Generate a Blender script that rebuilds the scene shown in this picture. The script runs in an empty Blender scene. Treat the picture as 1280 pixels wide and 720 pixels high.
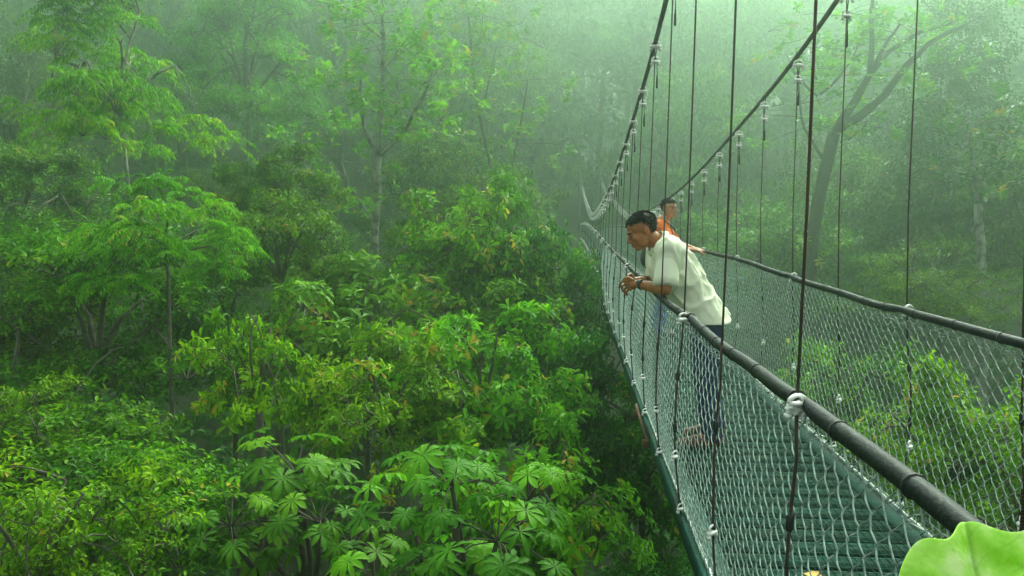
import bpy, math, random
import numpy as np
from mathutils import Vector, Matrix, noise as mnoise

random.seed(7)
RNG = np.random.default_rng(11)
scn = bpy.context.scene
COL = scn.collection
R = math.radians

# ------------------------------------------------------------------ camera
F = 1000.0                      # focal length in pixels of a 1280 px wide frame
PITCH, YAW = math.atan(80 / F), math.atan(72 / F)
cam_d = bpy.data.cameras.new('camera'); cam = bpy.data.objects.new('camera', cam_d); COL.objects.link(cam)
cam_d.sensor_width = 36; cam_d.lens = F / 1280 * 36
cam_d.clip_start = 0.05; cam_d.clip_end = 600
cam.rotation_euler = (math.pi / 2 - PITCH, 0, YAW); cam.location = (0, 0, 0)
scn.camera = cam
CM = cam.rotation_euler.to_matrix()

def ray(px, py):
    return CM @ Vector(((px - 640) / F, (360 - py) / F, -1.0))
def atY(px, py, Y):
    d = ray(px, py); return d * (Y / d.y)
def atX(px, py, X):
    d = ray(px, py); return d * (X / d.x)
def atD(px, py, D):
    return ray(px, py).normalized() * D

# ------------------------------------------------------------------ tagging
def tag(o, label=None, cat=None, group=None, kind=None):
    if label: o['label'] = label
    if cat: o['category'] = cat
    if group: o['group'] = group
    if kind: o['kind'] = kind
    return o
def empty(name, loc=(0, 0, 0), rz=0):
    o = bpy.data.objects.new(name, None); COL.objects.link(o)
    o.location = loc; o.rotation_euler = (0, 0, rz); o.empty_display_size = .1
    return o
def link(name, me, mat=None, parent=None, loc=None):
    o = bpy.data.objects.new(name, me); COL.objects.link(o)
    if mat is not None and not me.materials: me.materials.append(mat)
    if parent is not None: o.parent = parent
    if loc is not None: o.location = loc
    return o

# ------------------------------------------------------------------ mesh helpers
def np_mesh(name, V, faces_list, attr=None, smooth=False, attr2=None):
    """faces_list: list of (n,k) int arrays"""
    me = bpy.data.meshes.new(name)
    V = np.asarray(V, dtype=np.float32).reshape(-1, 3)
    fl = [np.asarray(f, dtype=np.int32) for f in faces_list if len(f)]
    me.vertices.add(len(V)); me.vertices.foreach_set('co', V.ravel())
    loops = np.concatenate([f.ravel() for f in fl])
    sizes = np.concatenate([np.full(len(f), f.shape[1], dtype=np.int32) for f in fl])
    starts = np.concatenate([[0], np.cumsum(sizes)[:-1]]).astype(np.int32)
    me.loops.add(len(loops)); me.loops.foreach_set('vertex_index', loops)
    me.polygons.add(len(sizes)); me.polygons.foreach_set('loop_start', starts)
    me.update(calc_edges=True)
    if smooth: me.polygons.foreach_set('use_smooth', np.ones(len(sizes), dtype=bool))
    if attr is not None:
        a = me.attributes.new('tint', 'FLOAT', 'POINT'); a.data.foreach_set('value', np.asarray(attr, dtype=np.float32))
    if attr2 is not None:
        a = me.attributes.new('midrib', 'FLOAT', 'POINT'); a.data.foreach_set('value', np.asarray(attr2, dtype=np.float32))
    me.validate(clean_customdata=False)
    return me

class MB:
    def __init__(s): s.V = []; s.Q = []; s.T = []; s.n = 0
    def add(s, V, Q=None, T=None):
        V = np.asarray(V, dtype=float).reshape(-1, 3)
        if Q is not None and len(Q): s.Q.append(np.asarray(Q).reshape(-1, 4) + s.n)
        if T is not None and len(T): s.T.append(np.asarray(T).reshape(-1, 3) + s.n)
        s.V.append(V); s.n += len(V)
    def tube(s, pts, r, n=8, cap=True):
        P = np.array([tuple(p) for p in pts], dtype=float); m = len(P)
        r = np.full(m, r, dtype=float) if np.isscalar(r) else np.asarray(r, dtype=float)
        T = np.gradient(P, axis=0); T /= (np.linalg.norm(T, axis=1)[:, None] + 1e-9)
        up = np.array([0, 0, 1.0]) if abs(T[:, 2]).mean() < .8 else np.array([0, 1.0, 0])
        A = np.cross(T, up); A /= (np.linalg.norm(A, axis=1)[:, None] + 1e-9)
        B = np.cross(A, T)
        th = np.linspace(0, 2 * math.pi, n, endpoint=False)
        V = P[:, None, :] + r[:, None, None] * (np.cos(th)[None, :, None] * A[:, None, :] + np.sin(th)[None, :, None] * B[:, None, :])
        idx = np.arange(m * n).reshape(m, n)
        a = idx[:-1]; b = idx[1:]
        Q = np.stack([a, b, np.roll(b, -1, 1), np.roll(a, -1, 1)], -1).reshape(-1, 4)
        V = V.reshape(-1, 3); Tt = []
        if cap:
            V = np.vstack([V, P[:1], P[-1:]]); c0, c1 = m * n, m * n + 1
            for j in range(n):
                k = (j + 1) % n
                Tt += [(c0, idx[0, j], idx[0, k]), (c1, idx[-1, k], idx[-1, j])]
        s.add(V, Q, Tt)
    def box(s, c, size, M=None):
        x, y, z = [d / 2 for d in size]
        V = np.array([(i, j, k) for i in (-x, x) for j in (-y, y) for k in (-z, z)])
        if M is not None: V = V @ np.array(M.to_3x3()).T
        s.add(V + np.array(tuple(c)), [(0, 1, 3, 2), (4, 6, 7, 5), (0, 4, 5, 1), (2, 3, 7, 6), (0, 2, 6, 4), (1, 5, 7, 3)])
    def ell(s, c, r, M=None, nu=16, nv=10):
        u = np.linspace(0, 2 * math.pi, nu, endpoint=False); v = np.linspace(-math.pi / 2, math.pi / 2, nv + 1)[1:-1]
        V = np.stack([np.cos(v)[:, None] * np.cos(u), np.cos(v)[:, None] * np.sin(u), np.sin(v)[:, None] * np.ones(nu)], -1).reshape(-1, 3)
        V = np.vstack([V, [[0, 0, -1]], [[0, 0, 1]]])
        V = V * np.array(r)
        if M is not None: V = V @ np.array(M.to_3x3()).T
        idx = np.arange(nu * (nv - 1)).reshape(nv - 1, nu); a, b = idx[:-1], idx[1:]
        Q = np.stack([a, np.roll(a, -1, 1), np.roll(b, -1, 1), b], -1).reshape(-1, 4)
        T = []; s0, s1 = nu * (nv - 1), nu * (nv - 1) + 1
        for j in range(nu):
            k = (j + 1) % nu; T += [(s0, idx[0, k], idx[0, j]), (s1, idx[-1, j], idx[-1, k])]
        s.add(V + np.array(tuple(c)), Q, T)
    def capsule(s, a, b, ra, rb, n=14):
        a = Vector(a); b = Vector(b); d = (b - a); L = d.length; d.normalize()
        ts = []; 
        for k in range(5):
            t = -math.pi / 2 + k * math.pi / 8; ts.append((a + d * (ra * math.sin(t)), max(ra * math.cos(t), 1e-4)))
        for k in range(5):
            t = k * math.pi / 8; ts.append((b + d * (rb * math.sin(t)), max(rb * math.cos(t), 1e-4)))
        s.tube([p for p, _ in ts], [q for _, q in ts], n)
    def mesh(s, name='m', smooth=False):
        fl = []
        if s.Q: fl.append(np.vstack(s.Q))
        if s.T: fl.append(np.vstack(s.T))
        return np_mesh(name, np.vstack(s.V), fl, smooth=smooth)
    def build(s, name, mat, parent=None, smooth=False):
        return link(name, s.mesh(name, smooth), mat, parent)

def remesh(mb, name, mat, parent, vox, smooth_it=4, fac=.5, disp=None):
    """fuse overlapping volumes into one continuous skin"""
    o = link(name, mb.mesh('tmp'), None)
    m = o.modifiers.new('r', 'REMESH'); m.mode = 'VOXEL'; m.voxel_size = vox
    if smooth_it:
        m2 = o.modifiers.new('s', 'SMOOTH'); m2.factor = fac; m2.iterations = smooth_it
    dg = bpy.context.evaluated_depsgraph_get()
    me = bpy.data.meshes.new_from_object(o.evaluated_get(dg))
    bpy.data.objects.remove(o)
    me.materials.clear()
    if disp:
        me.update()
        for v, nn in zip(me.vertices, [tuple(n.vector) for n in me.vertex_normals]):
            v.co += Vector(nn) * disp(v.co)
    me.polygons.foreach_set('use_smooth', np.ones(len(me.polygons), dtype=bool))
    return link(name, me, mat, parent)

# ------------------------------------------------------------------ materials
def newmat(name):
    m = bpy.data.materials.new(name); m.use_nodes = True
    return m, m.node_tree.nodes, m.node_tree.links, m.node_tree.nodes['Principled BSDF']
def simple(name, col, rough=.6, metal=0., nscale=None, col2=None, bump=0., bscale=60, spec=.5, detail=4):
    m, N, L, P = newmat(name)
    P.inputs['Base Color'].default_value = (*col, 1); P.inputs['Roughness'].default_value = rough
    P.inputs['Metallic'].default_value = metal; P.inputs['Specular IOR Level'].default_value = spec
    tc = N.new('ShaderNodeTexCoord')
    if nscale:
        n = N.new('ShaderNodeTexNoise'); n.inputs['Scale'].default_value = nscale; n.inputs['Detail'].default_value = detail
        L.new(tc.outputs['Object'], n.inputs['Vector'])
        cr = N.new('ShaderNodeValToRGB'); cr.color_ramp.elements[0].position = .35; cr.color_ramp.elements[1].position = .65
        cr.color_ramp.elements[0].color = (*col, 1); cr.color_ramp.elements[1].color = (*(col2 or col), 1)
        L.new(n.outputs['Fac'], cr.inputs['Fac']); L.new(cr.outputs['Color'], P.inputs['Base Color'])
    if bump:
        n2 = N.new('ShaderNodeTexNoise'); n2.inputs['Scale'].default_value = bscale; n2.inputs['Detail'].default_value = 5
        L.new(tc.outputs['Object'], n2.inputs['Vector'])
        b = N.new('ShaderNodeBump'); b.inputs['Strength'].default_value = bump; b.inputs['Distance'].default_value = .01
        L.new(n2.outputs['Fac'], b.inputs['Height']); L.new(b.outputs['Normal'], P.inputs['Normal'])
    return m
def rope_mat(name, c1, c2, scale=55):
    m, N, L, P = newmat(name)
    tc = N.new('ShaderNodeTexCoord')
    mp = N.new('ShaderNodeMapping'); mp.inputs['Rotation'].default_value = (0.0, R(38), R(20))
    w = N.new('ShaderNodeTexWave'); w.inputs['Scale'].default_value = scale; w.bands_direction = 'Z'
    L.new(tc.outputs['Object'], mp.inputs['Vector']); L.new(mp.outputs['Vector'], w.inputs['Vector'])
    n = N.new('ShaderNodeTexNoise'); n.inputs['Scale'].default_value = 3; L.new(tc.outputs['Object'], n.inputs['Vector'])
    cr = N.new('ShaderNodeValToRGB'); cr.color_ramp.elements[0].position = .4; cr.color_ramp.elements[1].position = .6
    cr.color_ramp.elements[0].color = (*c1, 1); cr.color_ramp.elements[1].color = (*c2, 1)
    L.new(n.outputs['Fac'], cr.inputs['Fac'])
    mx = N.new('ShaderNodeMixRGB'); mx.blend_type = 'MULTIPLY'; mx.inputs['Fac'].default_value = .6
    L.new(cr.outputs['Color'], mx.inputs['Color1']); L.new(w.outputs['Color'], mx.inputs['Color2'])
    L.new(mx.outputs['Color'], P.inputs['Base Color']); P.inputs['Roughness'].default_value = .65
    b = N.new('ShaderNodeBump'); b.inputs['Distance'].default_value = .002; L.new(w.outputs['Fac'], b.inputs['Height']); L.new(b.outputs['Normal'], P.inputs['Normal'])
    return m
def leaf_mat(name, dark, mid, light, yellow=(.45, .35, .03), rough=.42, trans=.45, veins=False, vein=(.10, .30, .02)):
    m, N, L, P = newmat(name)
    at = N.new('ShaderNodeAttribute'); at.attribute_name = 'tint'
    oi = N.new('ShaderNodeObjectInfo')
    cr = N.new('ShaderNodeValToRGB'); e = cr.color_ramp.elements
    e[0].position = 0; e[0].color = (*dark, 1); e[1].position = .5; e[1].color = (*mid, 1)
    x = e.new(.92); x.color = (*light, 1); x = e.new(.985); x.color = (*light, 1); x = e.new(1.); x.color = (*yellow, 1)
    L.new(at.outputs['Fac'], cr.inputs['Fac'])
    hs = N.new('ShaderNodeHueSaturation')
    mr = N.new('ShaderNodeMapRange'); mr.inputs['To Min'].default_value = .82; mr.inputs['To Max'].default_value = 1.18
    mh = N.new('ShaderNodeMapRange'); mh.inputs['To Min'].default_value = .488; mh.inputs['To Max'].default_value = .512
    L.new(oi.outputs['Random'], mr.inputs['Value']); L.new(mr.outputs['Result'], hs.inputs['Value'])
    L.new(oi.outputs['Random'], mh.inputs['Value']); L.new(mh.outputs['Result'], hs.inputs['Hue'])
    L.new(cr.outputs['Color'], hs.inputs['Color'])
    col = hs.outputs['Color']
    if veins:
        av = N.new('ShaderNodeAttribute'); av.attribute_name = 'midrib'
        mx = N.new('ShaderNodeMixRGB'); mx.inputs['Color2'].default_value = (*vein, 1)
        L.new(av.outputs['Fac'], mx.inputs['Fac']); L.new(col, mx.inputs['Color1']); col = mx.outputs['Color']
    L.new(col, P.inputs['Base Color']); P.inputs['Roughness'].default_value = rough; P.inputs['Specular IOR Level'].default_value = .10
    tr = N.new('ShaderNodeBsdfTranslucent'); L.new(col, tr.inputs['Color'])
    mxs = N.new('ShaderNodeMixShader'); mxs.inputs['Fac'].default_value = trans
    out = [n for n in N if n.type == 'OUTPUT_MATERIAL'][0]
    L.new(P.outputs[0], mxs.inputs[1]); L.new(tr.outputs[0], mxs.inputs[2]); L.new(mxs.outputs[0], out.inputs['Surface'])
    return m

M = {}
M['leaf_mid'] = leaf_mat('leaf_mid', (.022, .080, .002), (.070, .20, .003), (.21, .44, .005))
M['leaf_yellow'] = leaf_mat('leaf_yellow', (.04, .13, .003), (.10, .29, .004), (.30, .56, .008), rough=.4)
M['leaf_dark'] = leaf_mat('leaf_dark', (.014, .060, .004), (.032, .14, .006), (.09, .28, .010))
M['leaf_fresh'] = leaf_mat('leaf_fresh', (.04, .16, .004), (.09, .32, .006), (.22, .54, .012))
M['leaf_big'] = leaf_mat('leaf_big', (.022, .11, .002), (.06, .22, .003), (.19, .46, .006), yellow=(.2, .42, .03), rough=.5, veins=True)
M['bark'] = simple('bark', (.06, .05, .035), .9, nscale=9, col2=(.12, .11, .085), bump=.6, bscale=25)
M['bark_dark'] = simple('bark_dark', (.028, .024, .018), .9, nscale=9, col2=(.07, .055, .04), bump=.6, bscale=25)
M['bark_pale'] = simple('bark_pale', (.04, .036, .028), .9, nscale=5, col2=(.34, .34, .28), bump=.4, bscale=25)
M['soil'] = simple('soil', (.022, .018, .010), .95, nscale=.9, col2=(.03, .045, .012), bump=.8, bscale=6)
M['rail'] = simple('rail_sleeve', (.003, .005, .006), .55, nscale=30, col2=(.006, .010, .011), bump=.3, bscale=70, spec=.2)
M['band'] = simple('tape_black', (.008, .008, .008), .6)
M['cable'] = rope_mat('steel_cable', (.035, .035, .030), (.06, .05, .04), 60)
M['rope'] = rope_mat('hanger_rope', (.06, .055, .03), (.10, .045, .022), 90)
M['rope2'] = simple('rusty_strand', (.012, .010, .009), .7, nscale=22, col2=(.06, .028, .014))
M['zinc'] = simple('zinc', (.82, .84, .80), .35, .15, nscale=60, col2=(.58, .58, .52))
M['mesh'] = simple('galvanised_wire', (.52, .62, .56), .28, .4, nscale=40, col2=(.16, .23, .20))
M['deck'] = simple('deck_net', (.002, .060, .042), .7, nscale=6, col2=(.003, .030, .018), bump=.4, bscale=40, spec=.2)
M['deckwood'] = simple('deck_plank', (.002, .046, .031), .85, nscale=7, col2=(.004, .026, .011), bump=.5, bscale=30, spec=.12)
M['rustwood'] = simple('rust_edge', (.12, .05, .018), .8, nscale=12, col2=(.05, .028, .015), bump=.4)
M['skin1'] = simple('skin_tan', (.36, .125, .032), .5, nscale=18, col2=(.29, .095, .024))
M['skin2'] = simple('skin_light', (.62, .30, .16), .5, nscale=18, col2=(.38, .165, .085))
M['lip'] = simple('lip', (.24, .07, .04), .45)
M['hair'] = simple('hair_black', (.003, .0025, .0025), .6, nscale=120, col2=(.008, .007, .006), bump=.5, bscale=160, spec=.2)
M['hair2'] = simple('hair_brown', (.012, .006, .004), .6, nscale=120, col2=(.022, .011, .007), bump=.5, bscale=160, spec=.2)
M['eyewhite'] = simple('eye_white', (.09, .065, .05), .5)
M['iris'] = simple('iris_dark', (.01, .006, .004), .2)
M['shirt'] = simple('shirt_cream', (.82, .82, .62), .85, nscale=3, col2=(.76, .78, .57), bump=.3, bscale=300)
M['orange'] = simple('shirt_orange', (.90, .20, .02), .85, nscale=5, col2=(.85, .16, .018), bump=.2, bscale=200)
M['jeans'] = simple('denim', (.010, .018, .06), .85, nscale=14, col2=(.018, .034, .10), bump=.3, bscale=300)
M['jeans_blue'] = simple('denim_bright', (.04, .12, .40), .85, nscale=14, col2=(.06, .17, .48), bump=.3, bscale=300)
M['black'] = simple('black_nylon', (.010, .010, .011), .65, nscale=30, col2=(.018, .018, .02))
M['shoe'] = simple('shoe_leather', (.16, .055, .02), .5, nscale=30, col2=(.11, .04, .016))
M['shoe_dark'] = simple('shoe_brown', (.05, .03, .02), .6)
M['watch'] = simple('watch_metal', (.05, .05, .05), .25, .8)
M['yellowleaf'] = simple('dead_leaf', (.62, .36, .03), .6, nscale=60, col2=(.45, .20, .02))

# ------------------------------------------------------------------ terrain
def ground(x, y):
    r = math.hypot(x - 1, y - 2)
    z = -10.5 + .26 * max(0, r - 17)
    z += 1.2 * mnoise.noise(Vector((x * .07, y * .07, 3.1))) + .35 * mnoise.noise(Vector((x * .3, y * .3, 1.1)))
    # the near bank the bridge starts from
    k = 1 / (1 + math.exp((y - 1.2) * 2.2))
    z = z * (1 - k) + (-1.62) * k
    # the far bank
    k2 = math.exp(-(((x - 1.1) / 5) ** 2)) * (1 / (1 + math.exp(-(y - 47) * .9)))
    z = z * (1 - k2) + (-1.2 + .12 * max(0, y - 48)) * k2
    return z
def build_ground():
    n = 150; xs = np.linspace(-130, 130, n); ys = np.concatenate([np.linspace(-25, 12, 45), np.linspace(13, 160, 90)])
    V = [(x, y, ground(x, y)) for y in ys for x in xs]
    idx = np.arange(len(V)).reshape(len(ys), n)
    Q = np.stack([idx[:-1, :-1], idx[:-1, 1:], idx[1:, 1:], idx[1:, :-1]], -1).reshape(-1, 4)
    o = link('ground', np_mesh('ground', V, [Q], smooth=True), M['soil']); tag(o, kind='structure')
build_ground()

# ------------------------------------------------------------------ foliage
def norm(a): return a / (np.linalg.norm(a, axis=-1, keepdims=True) + 1e-9)

def T_simple():     # coarse leaf, 2 quads
    V = np.array([(0, 0, 0), (.55, .5, .10), (1, 0, -.16), (.55, -.5, .10), (.5, 0, 0)])
    return V, np.array([(0, 4, 2, 1), (0, 3, 2, 4)]), None, np.array([0, 0, 0, 0, 0.])
def T_leaf(droop=.22, ws=(.55, 1, .7), fold=.12):
    V = [(0, 0, 0)]; st = (.25, .58, .84)
    for s_, w in zip(st, ws):
        z = -droop * s_ * s_
        V += [(s_, .5 * w, z + fold * w), (s_, 0, z), (s_, -.5 * w, z + fold * w)]
    V.append((1, 0, -droop))
    Q = []; T = [(0, 2, 1), (0, 3, 2)]
    for k in range(2):
        a = 1 + 3 * k; Q += [(a, a + 1, a + 4, a + 3), (a + 1, a + 2, a + 5, a + 4)]
    T += [(7, 8, 10), (8, 9, 10)]
    mid = np.zeros(11); mid[[0, 2, 5, 8, 10]] = .5
    return np.array(V, float), np.array(Q), np.array(T), mid

def place_leaves(tpl, P, A, Nn, Lg, W, tint):
    """instantiate leaf template at P with axis A and normal Nn as real geometry"""
    V0, Q0, T0, mid = tpl
    A = norm(A); S = norm(np.cross(Nn, A)); Nn = np.cross(A, S)
    V = P[:, None, :] + (V0[None, :, 0:1] * A[:, None, :] + V0[None, :, 2:3] * Nn[:, None, :]) * Lg[:, None, None] \
        + V0[None, :, 1:2] * S[:, None, :] * W[:, None, None]
    n, k = len(P), len(V0); off = (np.arange(n) * k)[:, None, None]
    Q = (Q0[None] + off).reshape(-1, 4)
    T = (T0[None] + off).reshape(-1, 3) if T0 is not None else np.zeros((0, 3), int)
    return V.reshape(-1, 3), Q, T, np.repeat(tint, k), np.tile(mid, n)

class Leaves:
    def __init__(s): s.b = []; s.n = 0
    def put(s, *a):
        V, Q, T, t, m = place_leaves(*a)
        s.b.append((V, Q + s.n, T + s.n, t, m)); s.n += len(V)
    def mesh(s, name):
        V = np.vstack([b[0] for b in s.b]); Q = np.vstack([b[1] for b in s.b]); T = np.vstack([b[2] for b in s.b])
        return np_mesh(name, V, [Q, T], np.concatenate([b[3] for b in s.b]), attr2=np.concatenate([b[4] for b in s.b]))

def basis(D, rng):
    D = norm(D); h = norm(rng.normal(size=D.shape)); U = norm(np.cross(D, h)); return U, np.cross(D, U)

def spray_rosette(LV, tpl, tips, dirs, rng, nleaf=8, L=.14, wr=.36, tint0=.45, tvar=.3):
    n = len(tips); U, W = basis(dirs, rng)
    clump = rng.normal(0, .14, n)
    for k in range(nleaf):
        th = 2 * math.pi * k / nleaf + rng.uniform(-.35, .35, n) + k * .3
        el = rng.uniform(.05, .75, n)                       # angle above the plane of the whorl
        o = np.cos(th)[:, None] * U + np.sin(th)[:, None] * W
        A = norm(o * np.cos(el)[:, None] + dirs * np.sin(el)[:, None] + np.array([0, 0, -.22]))
        Nn = norm(dirs * 1.0 + np.array([0, 0, .6]) + rng.normal(0, .22, (n, 3)))
        l = L * rng.uniform(.6, 1.15, n)
        LV.put(tpl, tips + dirs * (rng.uniform(-.5, .25, n) * L)[:, None], A, Nn, l, l * wr,
               np.clip(tint0 + clump + rng.normal(0, tvar * .5, n), 0, 1))
def spray_frond(LV, tpl, tips, dirs, rng, L=.11, wr=.34, flen=.45, pairs=7, droop=.55, nf=3, tint0=.45, tvar=.3, twig=None):
    n = len(tips); clump = rng.normal(0, .14, n)
    for f in range(nf):
        h = dirs * np.array([1, 1, .35]) + rng.normal(0, .55, (n, 3)) * np.array([1, 1, .25]); h = norm(h)
        side = norm(np.cross(h, np.array([0, 0, 1.0])))
        fl = flen * rng.uniform(.7, 1.15, n)
        if twig is not None:
            for i in range(0, n):
                twig.tube([tips[i], tips[i] + h[i] * fl[i] * .5 + np.array([0, 0, -.25 * droop * fl[i] * .5]), tips[i] + h[i] * fl[i] + np.array([0, 0, -droop * fl[i]])], [.004, .003, .0015], 3, False)
        for p in range(pairs):
            t = (p + .6) / pairs; pos = tips + h * (fl * t)[:, None] + np.array([0, 0, -1.0]) * (droop * fl * t * t)[:, None]
            for sg in (-1, 1):
                A = norm(side * sg + h * .45 + np.array([0, 0, -.35 - .5 * t]) + rng.normal(0, .13, (n, 3)))
                Nn = norm(np.array([0, 0, 1.0]) + side * sg * .35 + rng.normal(0, .15, (n, 3)))
                l = L * rng.uniform(.75, 1.1, n) * (1 - .35 * abs(t - .5))
                LV.put(tpl, pos, A, Nn, l, l * wr, np.clip(tint0 + clump + rng.normal(0, tvar * .4, n), 0, 1))
def spray_twig(LV, tpl, tips, dirs, rng, L=.08, wr=.45, tl=.30, nleaf=10, tint0=.45, tvar=.3):
    n = len(tips); clump = rng.normal(0, .13, n)
    U, W = basis(dirs, rng)
    for k in range(nleaf):
        t = (k + .5) / nleaf; th = k * 2.4 + rng.uniform(-.4, .4, n)
        pos = tips + dirs * (tl * (t - .5)) + np.array([0, 0, -1.]) * (.25 * tl * t * t)
        o = np.cos(th)[:, None] * U + np.sin(th)[:, None] * W
        A = norm(o * .9 + dirs * .55 + np.array([0, 0, -.15]))
        Nn = norm(np.array([0, 0, 1.0]) + dirs * .5 + rng.normal(0, .28, (n, 3)))
        l = L * rng.uniform(.65, 1.15, n)
        LV.put(tpl, pos, A, Nn, l, l * wr, np.clip(tint0 + clump + rng.normal(0, tvar * .5, n), 0, 1))

def limb_pts(a, b, rng, sag=.12, n=5):
    a = np.array(a, float); b = np.array(b, float); d = np.linalg.norm(b - a)
    j = rng.normal(0, .06 * d, 3)
    P = [a + (b - a) * t + j * math.sin(math.pi * t) + np.array([0, 0, sag * d * math.sin(math.pi * t)]) for t in np.linspace(0, 1, n)]
    return P

def make_crown(kind, seed, Rr=2.5, H=1.6, nl=44, nt=26, leaf='hi', layered=False, L=.14, tint=.45, hollow=.0, twigs=True, cone=False):
    """a limb skeleton reaching out to lobes, each lobe carrying twig tips with real leaves"""
    rng = np.random.default_rng(seed); LV = Leaves(); BR = MB()
    tplhi = T_leaf(); tplob = T_leaf(.15, (.42, .85, 1.0)); tpl0 = T_simple()
    nlim = 7
    limb_end = []
    for i in range(nlim):
        az = 2 * math.pi * i / nlim + rng.uniform(-.3, .3); el = rng.uniform(.15, 1.2)
        e = np.array([math.cos(az) * math.cos(el), math.sin(az) * math.cos(el), 0]) * Rr * .62 + np.array([0, 0, math.sin(el) * H * .75 + .1 * H])
        pts = limb_pts((0, 0, 0), e, rng); BR.tube(pts, np.linspace(.05, .022, len(pts)) * Rr / 2.5, 6)
        limb_end += [pts[2], pts[3], pts[4]]
    limb_end = np.array(limb_end)
    for i in range(nl):
        az = rng.uniform(0, 2 * math.pi); u = rng.uniform(0, 1)
        if cone:
            zz = rng.uniform(0, 1); rad = (1 - zz * .85) * rng.uniform(.35, 1.0); c = np.array([math.cos(az) * rad * Rr, math.sin(az) * rad * Rr, zz * H])
        elif layered:
            lay = rng.integers(0, 5); zz = lay / 4; rad = math.sqrt(rng.uniform(.05, 1)) * (1 - .55 * zz ** 1.5)
            c = np.array([math.cos(az) * rad * Rr, math.sin(az) * rad * Rr, zz * H + rng.normal(0, .05) * H - .12 * rad * H])
        else:
            el = math.asin(rng.uniform(-.18, 1)); rr = rng.uniform(.55, 1.0) if u > .3 else rng.uniform(.15, .55)
            rr *= 1 + .22 * math.sin(az * 3 + seed) * math.cos(el)
            c = np.array([math.cos(az) * math.cos(el) * rr * Rr, math.sin(az) * math.cos(el) * rr * Rr, math.sin(el) * rr * H])
        rl = Rr * rng.uniform(.16, .30); flat = .34 if layered else .62
        j = np.argmin(np.linalg.norm(limb_end - c, axis=1)); s0 = limb_end[j]
        pts = limb_pts(s0, c - np.array([0, 0, rl * .35]), rng); BR.tube(pts, np.linspace(.02, .009, len(pts)) * Rr / 2.5, 5)
        d = norm(rng.normal(size=(nt, 3)) * np.array([1, 1, .8]) + np.array([0, 0, .45])); rad = rng.uniform(.45, 1.08, nt) * rl
        tips = c + d * rad[:, None] * np.array([1, 1, flat])
        dirs = norm(d * np.array([1, 1, .6]) + np.array([0, 0, .35]) + norm(c + 1e-6) * .3)
        lt = tint + rng.normal(0, .11)
        if twigs:
            for q in range(0, nt, 2):
                BR.tube([pts[-1], (pts[-1] + tips[q]) / 2 + np.array([0, 0, -.02]), tips[q]], [.008, .006, .003], 3, False)
        hi = leaf == 'hi'
        if kind == 'rosette': spray_rosette(LV, tplob if hi else tpl0, tips, dirs, rng, 8, L, .36, lt)
        elif kind == 'frond': spray_frond(LV, tplhi if hi else tpl0, tips, dirs, rng, L, .36, L * 4, 7, .5, 2, lt)
        elif kind == 'twig': spray_twig(LV, tplhi if hi else tpl0, tips, dirs, rng, L, .45, L * 3.6, 10, lt)
        elif kind == 'droop': 
            spray_rosette(LV, tplhi if hi else tpl0, tips, norm(dirs + np.array([0, 0, -.5])), rng, 6, L * 1.15, .36, lt)
    return LV.mesh('crown'), BR.mesh('branches')

def palmate_tpl(nlobe=9, dr=1., jit=0.):
    jr = np.random.default_rng(nlobe * 7 + int(dr * 10))
    V = [(0, 0, 0)]; Q = []; T = []; mid = [1.]
    for k in range(nlobe):
        a = (k - (nlobe - 1) / 2) * (2 * math.pi * .86 / (nlobe - 1)); l = 1.0 - .28 * abs(k - (nlobe - 1) / 2) / ((nlobe - 1) / 2)
        l *= 1 + jr.normal(0, jit); a += jr.normal(0, jit * .5); hw = .185 * l * (1 + jr.normal(0, jit)); c, s = math.cos(a), math.sin(a)
        st = [(.26, .34, -.0), (.58, .86, .02), (.80, 1.0, -.08), (.97, .45, -.22)]
        b0 = len(V)
        for (t, w, z) in st:
            for sd in (1, 0, -1):
                x, y = t * l, sd * w * hw
                V.append((x * c - y * s, x * s + y * c, z * l * dr + (.045 * abs(sd) * w) - .10 * dr * t * t)); mid.append(.75 if sd == 0 else 0.)
        V.append((1.06 * l * c, 1.06 * l * s, -.36 * l * dr)); mid.append(.3)
        T += [(0, b0 + 1, b0), (0, b0 + 2, b0 + 1)]
        for q in range(3):
            r0 = b0 + 3 * q; Q += [(r0, r0 + 1, r0 + 4, r0 + 3), (r0 + 1, r0 + 2, r0 + 5, r0 + 4)]
        e = b0 + 9; T += [(e, e + 1, b0 + 12), (e + 1, e + 2, b0 + 12)]
    return np.array(V, float), np.array(Q), np.array(T), np.array(mid)

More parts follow.
